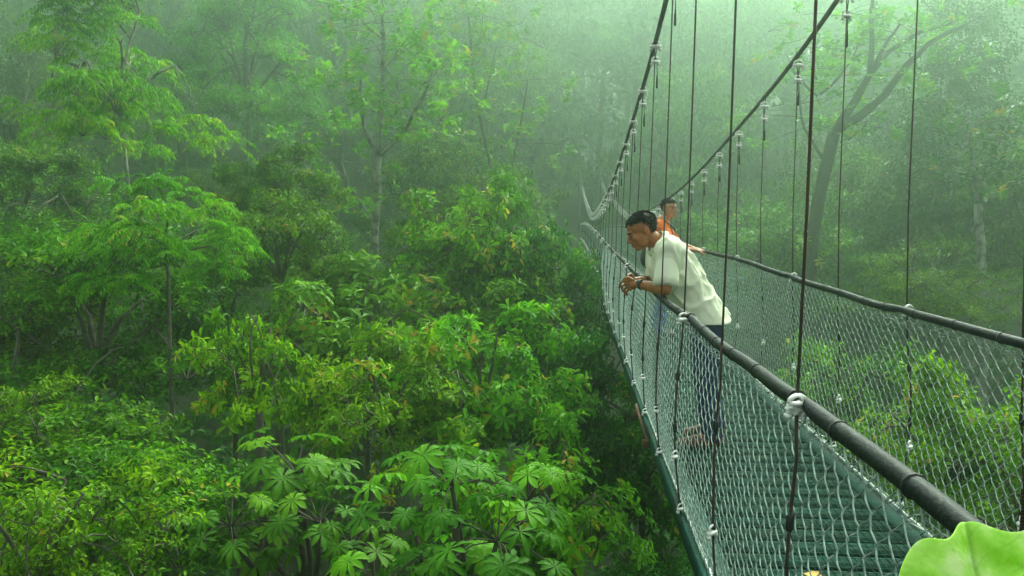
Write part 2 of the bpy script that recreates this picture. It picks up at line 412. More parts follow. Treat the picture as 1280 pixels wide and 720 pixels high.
def make_cecropia_crown(seed, heads, nleaf=10, rad=.30):
    rng = np.random.default_rng(seed); LV = Leaves(); BR = MB(); tpl = palmate_tpl()
    P, A, Nn, Lg, ti = [], [], [], [], []
    for h in heads:
        h = np.array(h, float)
        pts = limb_pts((0, 0, -.9), h, rng, -.12); BR.tube(pts, np.linspace(.035, .018, len(pts)), 7)
        for k in range(nleaf):
            az = k * 2.4 + rng.uniform(-.3, .3); el = rng.uniform(-.25, .75); pl = rng.uniform(.28, .55)
            d = np.array([math.cos(az) * math.cos(el), math.sin(az) * math.cos(el), math.sin(el)])
            e = h + d * pl + np.array([0, 0, .04])
            BR.tube([h, (h + e) / 2 + np.array([0, 0, .05]), e], [.008, .006, .005], 5, False)
            P.append(e); hd = np.array([math.cos(az), math.sin(az), -.35 + rng.normal(0, .15)]); A.append(hd)
            Nn.append(np.array([d[0] * .55, d[1] * .55, 1.0]) + rng.normal(0, .12, 3)); Lg.append(rad * rng.uniform(.7, 1.15))
            ti.append(np.clip(.42 + rng.normal(0, .22) + (.4 if el > .6 else 0), 0, .97))
    P, A, Nn, Lg, ti = map(np.array, (P, A, Nn, Lg, ti)); sel = rng.integers(0, 5, len(P))
    for q, tp_ in enumerate([palmate_tpl(9, .6, .08), palmate_tpl(8, .35, .12), palmate_tpl(10, 1.0, .10), palmate_tpl(7, 1.5, .12), palmate_tpl(11, .6, .14)]):
        m = sel == q; LV.put(tp_, P[m], norm(A[m]), norm(Nn[m]), Lg[m], Lg[m] * rng.uniform(.8, 1.05, m.sum()), ti[m])
    return LV.mesh('crown'), BR.mesh('branches')

# prototypes ---------------------------------------------------------
PR = {}
PR['ros'] = make_crown('rosette', 1, 2.2, 1.6, 54, 26, 'hi', L=.135, tint=.45)
PR['ros2'] = make_crown('rosette', 2, 2.2, 1.7, 50, 26, 'hi', L=.12, tint=.5)
PR['layer'] = make_crown('twig', 3, 2.4, 1.7, 56, 26, 'hi', True, L=.105, tint=.45)
PR['layer2'] = make_crown('twig', 4, 2.4, 2.2, 60, 24, 'hi', True, L=.115, tint=.45)
PR['twig'] = make_crown('twig', 5, 2.2, 1.7, 54, 26, 'hi', L=.09, tint=.45)
PR['twig2'] = make_crown('twig', 6, 2.3, 1.9, 52, 26, 'hi', L=.10, tint=.5)
PR['frond'] = make_crown('frond', 7, 2.2, 1.8, 34, 13, 'hi', True, L=.135, tint=.55)
PR['frond2'] = make_crown('frond', 8, 2.2, 2.2, 40, 13, 'hi', True, L=.12, tint=.55)
PR['droop'] = make_crown('droop', 9, 2.0, 2.2, 50, 24, 'hi', L=.15, tint=.4)
PR['cone'] = make_crown('twig', 10, 2.4, 5.5, 80, 24, 'lo', L=.15, tint=.4, cone=True, twigs=False)
PR['sparse'] = make_crown('rosette', 12, 2.4, 1.5, 24, 12, 'hi', True, L=.16, tint=.55)
PR['far1'] = make_crown('twig', 13, 2.6, 2.4, 60, 26, 'lo', L=.13, tint=.45, twigs=False)
PR['far2'] = make_crown('rosette', 14, 2.6, 2.0, 54, 26, 'lo', True, L=.16, tint=.45, twigs=False)
PR['cec1'] = make_cecropia_crown(21, [(0, 0, .35), (.5, .2, .05), (-.5, -.2, -.1), (.15, -.6, -.35), (-.1, .7, .1), (.3, .1, -.5), (-.35, .2, -.6)], 15, .195)
PR['cec2'] = make_cecropia_crown(22, [(0, 0, .25), (-.65, .1, .0), (.45, -.25, -.15), (.0, .6, -.1), (-.3, -.4, -.45), (.3, .2, -.5)], 14, .20)
PR['nros'] = make_crown('rosette', 31, 1.25, 1.1, 40, 17, 'hi', L=.105, tint=.5)
PR['nros2'] = make_crown('rosette', 32, 1.25, 1.2, 44, 18, 'hi', L=.12, tint=.55)
PR['ntwig'] = make_crown('twig', 33, 1.2, 1.1, 38, 14, 'hi', L=.075, tint=.5)
PR['nlayer'] = make_crown('twig', 34, 1.3, .9, 42, 14, 'hi', True, L=.085, tint=.45)
PR['ndroop'] = make_crown('droop', 35, 1.1, 1.5, 30, 12, 'hi', L=.12, tint=.55)
for v in PR.values(): v[0].use_fake_user = False

def set_mat(me, key):
    """leaf mesh variant per leaf material (geometry data shared where the material agrees)"""
    k = (me.name, key)
    if k not in _mc:
        c = me if not me.materials else me.copy()
        c.materials.clear(); c.materials.append(M[key]); _mc[k] = c
    return _mc[k]
_mc = {}

NAMES = {}
def stretch(D): return 1.0 if D < 15 else (D + (D - 15) * .8) / D
def tree(name, label, cat, proto, px, py, D, s=1.0, sz=1.0, leafm='leaf_mid', bark='bark', rz=None, lean=.3, tr=.07, group=None, tb=None):
    """crown base centre stands where the photo ray meets distance D; its trunk goes down to the real ground"""
    K = stretch(D); D *= K; s *= K; c = atD(px, py, D); rng = random.Random(hash((px, py)) & 0xffff)
    bx, by = c.x + rng.uniform(-lean, lean), c.y + rng.uniform(-lean, lean)
    if tb: bx, by = c.x + tb[0], c.y + tb[1]
    gz = ground(bx, by) - .1
    e = empty(name, (bx, by, gz)); tag(e, label, cat, group)
    top = Vector((c.x - bx, c.y - by, c.z - gz)); h = top.z
    n = 9; pts = []; jx, jy = rng.uniform(-.2, .2), rng.uniform(-.2, .2)
    for i in range(n):
        t = i / (n - 1); w = math.sin(math.pi * t) * .7
        pts.append((top.x * t + jx * w + .05 * math.sin(7 * t), top.y * t + jy * w, h * t))
    mb = MB(); rad = [tr * (1.7 if i == 0 else 1.15 - .55 * i / n) for i in range(n)]
    mb.tube(pts, rad, 9); mb.build('trunk', M[bark], e, True)
    rz = rng.uniform(0, 6.28) if rz is None else rz
    for part, me, mk in (('crown', PR[proto][0], leafm), ('branches', PR[proto][1], bark)):
        o = link(part, set_mat(me, mk), None, e); o.location = top; o.scale = (s, s, s * sz); o.rotation_euler = (0, 0, rz)
    return e

exec_trees = []
def TT(*a, **k): exec_trees.append((a, k))
# near row
TT('umbrella_leaf_tree', 'tree of huge many-fingered palmate leaves at the bottom centre of the photo', 'tree', 'cec1', 565, 660, 6.4, .95, tr=.05, bark='bark_dark', leafm='leaf_big')
TT('umbrella_leaf_tree', 'tree of drooping many-fingered palmate leaves left of the brighter palmate-leaved tree', 'tree', 'cec2', 370, 625, 7.4, .95, tr=.045, bark='bark_dark', leafm='leaf_big')
TT('broadleaf_tree', 'round fresh green bush between the palmate-leaved tree and the dark gap under the bridge', 'tree', 'nros2', 672, 690, 9.0, 1.0, 1.2, 'leaf_fresh')
TT('broadleaf_tree', 'glossy yellow-green shrub with upright leaf whorls right behind the drooping palmate-leaved tree', 'tree', 'nros', 490, 545, 9.5, 1.0, 1.1, 'leaf_yellow')
TT('broadleaf_tree', 'fresh green shrub with leaf whorls directly above the bright palmate-leaved tree', 'tree', 'nros2', 600, 525, 10.5, 1.15, 1.1, 'leaf_fresh')
TT('bush', 'yellowish-green bush filling the bottom left corner of the photo', 'bush', 'ntwig', 50, 745, 6.6, .8, 1.1, 'leaf_yellow')
TT('bush', 'mid-green layered bush right of the bottom left corner bush', 'bush', 'nlayer', 170, 685, 8.2, 1.0, .9, 'leaf_mid')
TT('bush', 'flat-topped small-leaved bush in front of the dark hollow at lower left', 'bush', 'nlayer', 90, 615, 9.5, 1.1, .8, 'leaf_mid')
TT('broadleaf_tree', 'slender young tree with drooping leaves beside the dark hollow at lower left', 'tree', 'ndroop', 320, 505, 9.5, .7, 1.2, 'leaf_yellow')
TT('bush', 'small rounded bush at the left edge below the middle of the photo', 'bush', 'ntwig', 10, 575, 10, .7, 1.2, 'leaf_yellow')
# middle
TT('broadleaf_tree', 'wide pale green domed tree in the centre of the left half above the glossy shrub', 'tree', 'nros2', 455, 465, 13.5, 1.75, .9, 'leaf_fresh')
TT('broadleaf_tree', 'dense green tree left of the lower end of the bridge netting', 'tree', 'nros', 625, 465, 13.5, 1.5, 1.0, 'leaf_mid')
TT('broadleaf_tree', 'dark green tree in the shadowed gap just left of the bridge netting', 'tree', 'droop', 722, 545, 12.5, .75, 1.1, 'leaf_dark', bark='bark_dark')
TT('broadleaf_tree', 'wide mid-green tree at the left with yellowish upper leaves below the pinnate-leaved tree', 'tree', 'layer2', 120, 480, 13.5, 1.05, .9, 'leaf_mid')
TT('broadleaf_tree', 'small-leaved tree at the left edge halfway up the photo', 'tree', 'twig', -10, 440, 15, 1.0, 1, 'leaf_mid')
TT('broadleaf_tree', 'low green tree between the slender trunk and the central domed tree', 'tree', 'twig2', 295, 440, 15, .75, 1, 'leaf_mid')
TT('pinnate_tree', 'slim tree with feathery drooping pale fronds and a bare brown trunk at left', 'tree', 'frond', 207, 330, 11.8, .50, 1.25, 'leaf_fresh', 'bark', tr=.036, tb=(.5, .2))
TT('broadleaf_tree', 'low spreading yellow-green tree right of the feathery slim tree', 'tree', 'layer', 345, 355, 19, 1.2, .7, 'leaf_yellow')
TT('broadleaf_tree', 'tree with broad horizontal layers of leaves right of the thin lichen-spotted trunk', 'tree', 'layer', 565, 375, 18, 1.05, .8, 'leaf_mid')
TT('broadleaf_tree', 'tree with large glossy leaf whorls just left of the far bridge netting', 'tree', 'ros', 660, 385, 19, .72, 1.2, 'leaf_mid')
TT('broadleaf_tree', 'hazy layered tree at the left edge a third of the way down', 'tree', 'layer2', 20, 330, 21, 1.2, .9, 'leaf_mid')
TT('broadleaf_tree', 'hazy green tree behind and left of the feathery slim tree', 'tree', 'twig2', 110, 340, 20, 1.1, 1, 'leaf_mid')
TT('broadleaf_tree', 'hazy tree standing between the forked open tree and the feathery slim tree', 'tree', 'twig', 320, 275, 25, 1.2, 1, 'leaf_mid')
TT('broadleaf_tree', 'hazy tree in the gap between the two thin-trunked trees left of the bridge', 'tree', 'far2', 560, 270, 25, 1.2, 1, 'leaf_mid')
TT('broadleaf_tree', 'hazy tree immediately left of the far end of the bridge', 'tree', 'droop', 640, 290, 26, .9, 1.2, 'leaf_mid')
TT('broadleaf_tree', 'green tree with tiered leaves between the feathery slim tree and the lichen-spotted trunk', 'tree', 'nlayer', 352, 350, 14.6, 1.15, 1.3, 'leaf_mid')
TT('broadleaf_tree', 'whorl-leaved tree below the thin open tree and left of the leaning man', 'tree', 'nros2', 600, 350, 14.8, 1.35, 1.2, 'leaf_mid')
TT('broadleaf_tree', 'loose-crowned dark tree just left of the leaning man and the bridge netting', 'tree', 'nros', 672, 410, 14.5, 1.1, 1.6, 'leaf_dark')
TT('broadleaf_tree', 'hazy drooping-leaved tree left of the lichen-spotted forked trunk', 'tree', 'droop', 345, 260, 17, .62, 1.0, 'leaf_mid')
TT('broadleaf_tree', 'hazy whorl-leaved tree right of the lichen-spotted forked trunk', 'tree', 'ros', 565, 295, 17, .58, 1.1, 'leaf_mid')
TT('broadleaf_tree', 'hazy tree behind the thin split-crowned tree beside the far bridge netting', 'tree', 'ros2', 612, 290, 19, .6, 1.4, 'leaf_mid')
# back, left
TT('pinnate_tree', 'tall tree with long feathery sprays reaching left and a thin whitish trunk at upper left', 'tree', 'frond2', 150, 145, 16.5, .80, 1.35, 'leaf_yellow', 'bark_pale', tr=.045, tb=(1.3, .2))
TT('broadleaf_tree', 'foggy tree in the upper left corner', 'tree', 'far1', 10, 190, 32, 1.6, 1.2, 'leaf_mid')
TT('broadleaf_tree', 'foggy round tree between the tall feathery tree and the forked open tree at the top', 'tree', 'layer2', 310, 130, 27, 1.25, 1.2, 'leaf_fresh')
TT('broadleaf_tree', 'pale foggy tree behind the forked open tree at the top edge', 'tree', 'far2', 420, 110, 38, 1.8, 1.6, 'leaf_mid')
TT('broadleaf_tree', 'pale foggy tree crown at the top edge left of the bright fog gap', 'tree', 'far1', 590, 140, 38, 1.7, 1.6, 'leaf_mid')
TT('broadleaf_tree', 'dim foggy tree beneath the bright fog gap left of the main cable', 'tree', 'far2', 665, 210, 42, 1.7, 1.5, 'leaf_mid')
TT('broadleaf_tree', 'dim foggy tree behind the top of the tall feathery tree', 'tree', 'far2', 230, 90, 40, 1.8, 1.7, 'leaf_mid')
# right of the bridge
TT('conical_tree', 'dark tall conical tree in the fog at the right edge', 'tree', 'cone', 1190, 330, 27, 1.3, 1.05, 'leaf_dark', 'bark_dark')
TT('conical_tree', 'shorter dark conical tree in the fog left of the tall conical one', 'tree', 'cone', 1105, 330, 34, 1.2, .9, 'leaf_dark', 'bark_dark')
TT('bush', 'yellow-green bush behind the right handrail at the foot of the fog-bound conical trees', 'bush', 'twig2', 1175, 385, 19, .72, .9, 'leaf_yellow')
TT('bush', 'rounded yellow-green bush seen through the right netting', 'bush', 'nros2', 1185, 610, 11, 1.1, 1.2, 'leaf_yellow')
TT('bush', 'darker bush seen through the right netting left of the rounded yellow-green one', 'bush', 'ntwig', 1060, 565, 13, 1.3, 1.2, 'leaf_mid')
TT('bush', 'low bush seen through the right netting close to the bottom right corner', 'bush', 'ntwig', 1290, 700, 9, 1., 1.2, 'leaf_mid')
TT('broadleaf_tree', 'foggy tree behind the legs of the forked dark trunk right of the bridge', 'tree', 'far1', 960, 370, 26, 1.3, 1, 'leaf_mid')
TT('broadleaf_tree', 'pale foggy tree behind the man in orange', 'tree', 'far2', 860, 250, 36, 1.6, 1.6, 'leaf_mid')
TT('broadleaf_tree', 'pale foggy tree between the main cables at the top', 'tree', 'far1', 900, 110, 44, 1.7, 1.5, 'leaf_mid')
TT('broadleaf_tree', 'foggy tree at the far right edge above the handrail', 'tree', 'layer2', 1285, 330, 24, 1.1, 1.1, 'leaf_mid')
TT('broadleaf_tree', 'dim foggy tree right of the forked dark trunk above the handrail', 'tree', 'far1', 1060, 320, 30, 1.3, 1.3, 'leaf_mid')
# below the bridge
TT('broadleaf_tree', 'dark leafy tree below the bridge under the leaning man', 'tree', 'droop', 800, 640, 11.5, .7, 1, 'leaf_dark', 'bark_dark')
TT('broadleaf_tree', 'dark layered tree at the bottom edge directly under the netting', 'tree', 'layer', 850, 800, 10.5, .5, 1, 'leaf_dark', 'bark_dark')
for a, k in exec_trees: tree(*a, **k)

# open trees with their own limbs ------------------------------------
def open_tree(name, label, D, base, lines, leafm, bark, tips, kind='rosette', L=.17, seed=5, r0=.12, nl=3):
    """lines: pixel polylines of limbs (dy = extra depth), first one is the trunk from the ground up"""
    K = stretch(D); D *= K; L *= K ** .5
    rng = np.random.default_rng(seed)
    c0 = atD(lines[0][0][0], lines[0][0][1], D); gz = ground(c0.x, c0.y) - .1
    e = empty(name, (c0.x, c0.y, gz)); tag(e, label, 'tree'); off = Vector((c0.x, c0.y, gz))
    br = MB(); ends = []
    for li, ln in enumerate(lines):
        w0, w1 = ln[-1]; w0 *= K; w1 *= K; pts = []
        for q in ln[:-1]:
            px, py = q[0], q[1]; dz = q[2] * K if len(q) > 2 else 0
            pts.append(atD(px, py, D + dz) - off)
        if li == 0: pts = [Vector((pts[0].x, pts[0].y, 0))] + [Vector((pts[0].x * (1 - t), pts[0].y, pts[0].z * t)) for t in (.35, .7)] + pts
        # densify
        dd = []
        for a, b in zip(pts[:-1], pts[1:]):
            for t in (0, .5): dd.append(a.lerp(b, t) + (Vector(rng.normal(0, .02, 3)) if t else Vector()))
        dd.append(pts[-1])
        mbx = br if li else MB()
        mbx.tube(dd, np.linspace(w0, w1, len(dd)), 8)
        if li == 0: mbx.build('trunk', M[bark], e, True)
        ends.append(dd)
    LV = Leaves(); tp = []
    for dd in ends[1:]:
        for p in dd[len(dd) // 3:]: tp.append(p)
    for (px, py, dz) in tips: tp.append(atD(px, py, D + dz) - off)
    P = []
    for p in tp:
        for k in range(nl):
            q = np.array(p) + rng.normal(0, 1, 3) * np.array([.7, .7, .35]) * K; P.append(q)
            br.tube([p, (np.array(p) + q) / 2 + np.array([0, 0, .08]), q], [.012, .009, .005], 4, False)
    P = np.repeat(np.array(P), 4, 0) + rng.normal(0, .16, (len(P) * 4, 3))
    dirs = norm(rng.normal(0, .5, P.shape) + np.array([0, 0, 1.0]))
    if kind == 'rosette': spray_rosette(LV, T_leaf(.2, (.7, 1, .75)), P, dirs, rng, 6, L, .5, .6)
    else: spray_frond(LV, T_leaf(), P, dirs, rng, L * .7, .36, L * 3, 6, .5, 2, .6)
    br.build('branches', M[bark], e, True)
    link('crown', LV.mesh('crown'), M[leafm], e)
    return e
open_tree('forked_tree', 'open tree with lichen-spotted trunk forking into upswept bare limbs left of centre', 20, 0,
    [[(465, 385), (468, 300), (472, 235), (473, 195), (.13, .09)],
     [(473, 195), (455, 160, .5), (450, 110, .8), (455, 60, 1), (.06, .025)], [(473, 195), (505, 165), (530, 120, -.5), (545, 80, -.6), (.07, .025)],
     [(472, 200), (478, 120), (480, 50), (478, -20), (.08, .03)], [(478, 90), (500, 60), (520, 35), (.03, .012)], [(505, 165), (500, 130), (495, 100), (.03, .012)],
     [(468, 280), (440, 240), (425, 200), (.035, .015)], [(480, 50), (455, 30), (440, 10), (.03, .012)]],
    'leaf_fresh', 'bark_pale', [(430, 90, 1), (520, 60, 0), (560, 95, -1), (400, 150, 1), (380, 200, 0), (480, 20, 0), (410, 60, 2), (545, 150, 1), (500, 130, 1), (440, 130, 0)], L=.2)
open_tree('thin_tree', 'thin-trunked open tree with a high split crown right of the forked lichen-spotted tree', 25, 0,
    [[(628, 410), (625, 330), (621, 270), (612, 200), (.10, .07)], [(621, 270), (640, 210), (652, 150), (660, 100), (.05, .02)],
     [(612, 200), (598, 140), (590, 80), (585, 20), (.06, .02)], [(598, 140), (612, 100), (620, 60), (.03, .012)], [(590, 80), (602, 40), (605, 0), (.03, .012)]],
    'leaf_fresh', 'bark', [(640, 60, 0), (680, 60, 1), (560, 60, 0), (700, 110, 0), (560, 110, 1), (590, 20, 0), (650, 30, 1)], L=.22, seed=8)
open_tree('forked_tree', 'dark leaning tree forking low into long bare limbs in the fog right of the bridge', 24, 0,
    [[(1005, 400), (1012, 330), (1025, 240), (1043, 165), (.22, .17)],
     [(1043, 165), (1070, 125), (1088, 92), (1110, 65, 1), (1150, 40, 1), (1190, 28, 1), (.13, .03)], [(1043, 165), (1075, 145), (1105, 120), (1135, 80, -1), (1160, 55, -1), (1210, 30, -1), (.14, .04)],
     [(1088, 92), (1090, 55), (1088, 20), (1095, -20), (.09, .04)], [(1092, 85), (1110, 50), (1125, 30), (.06, .03)],
     [(1025, 118), (1050, 95), (1065, 75), (1075, 50), (.04, .015)], [(1022, 120), (1000, 100), (985, 80), (1020, 120), (.03, .012)],
     [(1030, 200), (1005, 160), (1000, 130), (995, 60), (.05, .02)], [(1060, 175), (1075, 165), (1085, 150), (.03, .012)]],
    'leaf_fresh', 'bark_dark', [(1050, 20, 0), (1100, 10, 0), (1000, 50, 1), (960, 40, 2), (1180, 60, -1), (1020, 60, 0), (1230, 20, 0), (980, 130, 2)], L=.22, seed=9, nl=2)
open_tree('pale_trunk_tree', 'tree with a mottled whitish trunk behind the right handrail', 21, 0,
    [[(1230, 415), (1229, 360), (1226, 300), (1223, 255), (.14, .09)], [(1223, 255), (1215, 200), (1210, 140), (.07, .02)], [(1223, 255), (1240, 200), (1262, 150), (.06, .02)]],
    'leaf_dark', 'bark_pale', [(1200, 180, 0), (1250, 150, 0), (1220, 120, 1), (1270, 190, 1)], L=.2, seed=10)

# undergrowth over the slopes and the far wood ------------------------
def undergrowth():
    rng = np.random.default_rng(31); P = []
    while len(P) < 16000:
        a = rng.uniform(-.9, .75); r = 5 + 80 * rng.uniform(0, 1) ** 1.6
        x, y = math.sin(a) * r, math.cos(a) * r
        if y < 2 or (abs(x - 1.1) < 1.8 and y > 42): continue
        P.append((x, y, ground(x, y) + 2.6 * rng.uniform(0, 1) ** 1.6))
    P = np.array(P); LV = Leaves(); d = norm(rng.normal(0, .5, P.shape) + np.array([0, 0, 1.0]))
    spray_rosette(LV, T_simple(), P, d, rng, 9, .42, .36, .4)
    o = link('undergrowth', LV.mesh('undergrowth'), M['leaf_dark']); tag(o, 'leafy green undergrowth covering the slopes beneath the trees', 'undergrowth', kind='stuff')  # dark leaf colour deepens the shade in the gaps under the canopy
undergrowth()
def far_wood():
    rng = np.random.default_rng(41); LV = Leaves(); BR = MB(); P = []; 
    for i in range(262):
        a = rng.uniform(-.80, .72); r = rng.uniform(60, 128)
        if i >= 230: a = rng.uniform(-.12, .22); r = rng.uniform(80, 128)
        x, y = math.sin(a) * r, math.cos(a) * r
        if abs(x - 1.1) < 3.5 and y < 66: continue
        g = ground(x, y); h = rng.uniform(11, 19) + (6 if i >= 230 else 0); Rr = rng.uniform(3.0, 5.6)
        BR.tube([(x, y, g), (x + rng.normal(0, .3), y, g + h * .5), (x + rng.normal(0, .5), y, g + h)], [.25, .18, .1], 5)
        for k in range(13):
            az = rng.uniform(0, 6.28); el = rng.uniform(-.4, 1.4); c = np.array([x, y, g + h - .5]) + np.array([math.cos(az) * math.cos(el), math.sin(az) * math.cos(el), math.sin(el)]) * Rr * np.array([1, 1, .9]) * rng.uniform(.4, 1)
            dd = norm(rng.normal(size=(16, 3))); P.append(c + dd * Rr * .36 * rng.uniform(.5, 1.05, (16, 1)) * np.array([1, 1, .55]))
        for k in range(5):
            az = rng.uniform(0, 6.28); c = np.array([x + math.cos(az) * 1.5, y + math.sin(az) * 1.5, g + rng.uniform(.2, .75) * h]); dd = norm(rng.normal(size=(12, 3)))
            P.append(c + dd * Rr * .4 * np.array([1, 1, .6]))
    P = np.vstack(P); d = norm(rng.normal(0, .6, P.shape) + np.array([0, 0, 1.0]))
    spray_rosette(LV, T_simple(), P, d, rng, 5, 1.0, .45, .42)
    o = link('forest', LV.mesh('forest'), M['leaf_mid']); tag(o, 'far forest reading as one mass in the fog', 'forest', kind='stuff')
    BR.build('forest_trunks', M['bark_dark'], o)
far_wood()

# ------------------------------------------------------------------ the bridge
XL, XR = .60, 1.70
def table(px, X):
    t = []
    for (x, y) in px:
        p = atX(x, y, X); t.append((p.y, p.z))
    return sorted(t)
railL = [(-2, -.46), (1.0, -.462)] + table([(1050, 540), (1008, 508), (950, 464), (905, 435), (860, 398), (832, 376)], XL) + [(6.5, -.455)] + table([(786, 333), (771, 318), (760, 307), (752, 298)], XL) + [(19, -.16), (24, -.05), (30, .02), (38, .0), (48, -.1)]
railR = [(-2, -.46), (1.5, -.46)] + table([(1275, 429), (1180, 402), (1100, 382), (1050, 366), (1000, 351), (940, 329), (905, 320)], XR) + [(12.5, -.32), (15, -.255), (19, -.16), (24, -.08), (30, -.10), (38, -.2), (48, -.45)]
def smooth_tab(tab):
    y = np.array([a for a, _ in tab]); z = np.array([b for _, b in tab])
    g = np.arange(-2, 48.01, .05); v = np.interp(g, y, z)
    k = np.exp(-np.linspace(-2, 2, 15) ** 2); k /= k.sum(); vp = np.pad(v, 7, mode='edge'); v = np.convolve(vp, k, 'valid')
    return g, v
GL, VL = smooth_tab(railL); GR, VR = smooth_tab(railR)
def railz(side, y):
    g, v = (GL, VL) if side < 0 else (GR, VR)
    return np.interp(y, g, v)
def deckz(y): return (np.interp(y, GL, VL) + np.interp(y, GR, VR)) / 2 * 1.0 - 1.015
def deckz_s(y):
    yy = np.asarray(y, float); return sum(deckz(yy + d) for d in (-1.5, -1, -.5, 0, .5, 1, 1.5)) / 7
_cab = np.array([(-3, 3.95), (0, 2.92), (2, 2.31), (3.6, 1.88), (5.4, 1.445), (6.4, 1.25), (7.24, 1.135), (8.7, .95), (10.86, .70), (13, .515), (15.5, .375), (18, .29), (21, .25), (24, .33), (28, .62), (34, 1.15), (40, 1.75), (48, 2.9)])
_cg = np.arange(-3, 48.01, .1); _cv = np.interp(_cg, _cab[:, 0], _cab[:, 1]); _cv = np.convolve(np.pad(_cv, 8, mode='reflect', reflect_type='odd'), np.ones(17) / 17, 'valid')
def cablez(y): return np.interp(y, _cg, _cv)
def sideX(side, y, t):
    """x of the netting plane; t = 0 rail, 1 deck"""
    X = XL if side < 0 else XR
    return X + side * (.035 * np.sin(np.pi * t) * (1 + .3 * np.sin(y * 1.9)) - .0 * t)
YEND = 47.0
bridge = empty('suspension_bridge', (1.15, -1.5, -1.5)); tag(bridge, 'narrow cable suspension footbridge with chain-link sides running off into the fog', 'bridge')
BO = Vector(bridge.location)
def bpart(mb_or_me, name, mat, parent=bridge, smooth=True):
    me = mb_or_me.mesh(name, smooth) if isinstance(mb_or_me, MB) else mb_or_me
    v = np.empty(len(me.vertices) * 3, dtype=np.float32); me.vertices.foreach_get('co', v)
    v = v.reshape(-1, 3) - np.array(tuple(BO), dtype=np.float32); me.vertices.foreach_set('co', v.ravel()); me.update()
    return link(name, me, mat, parent)

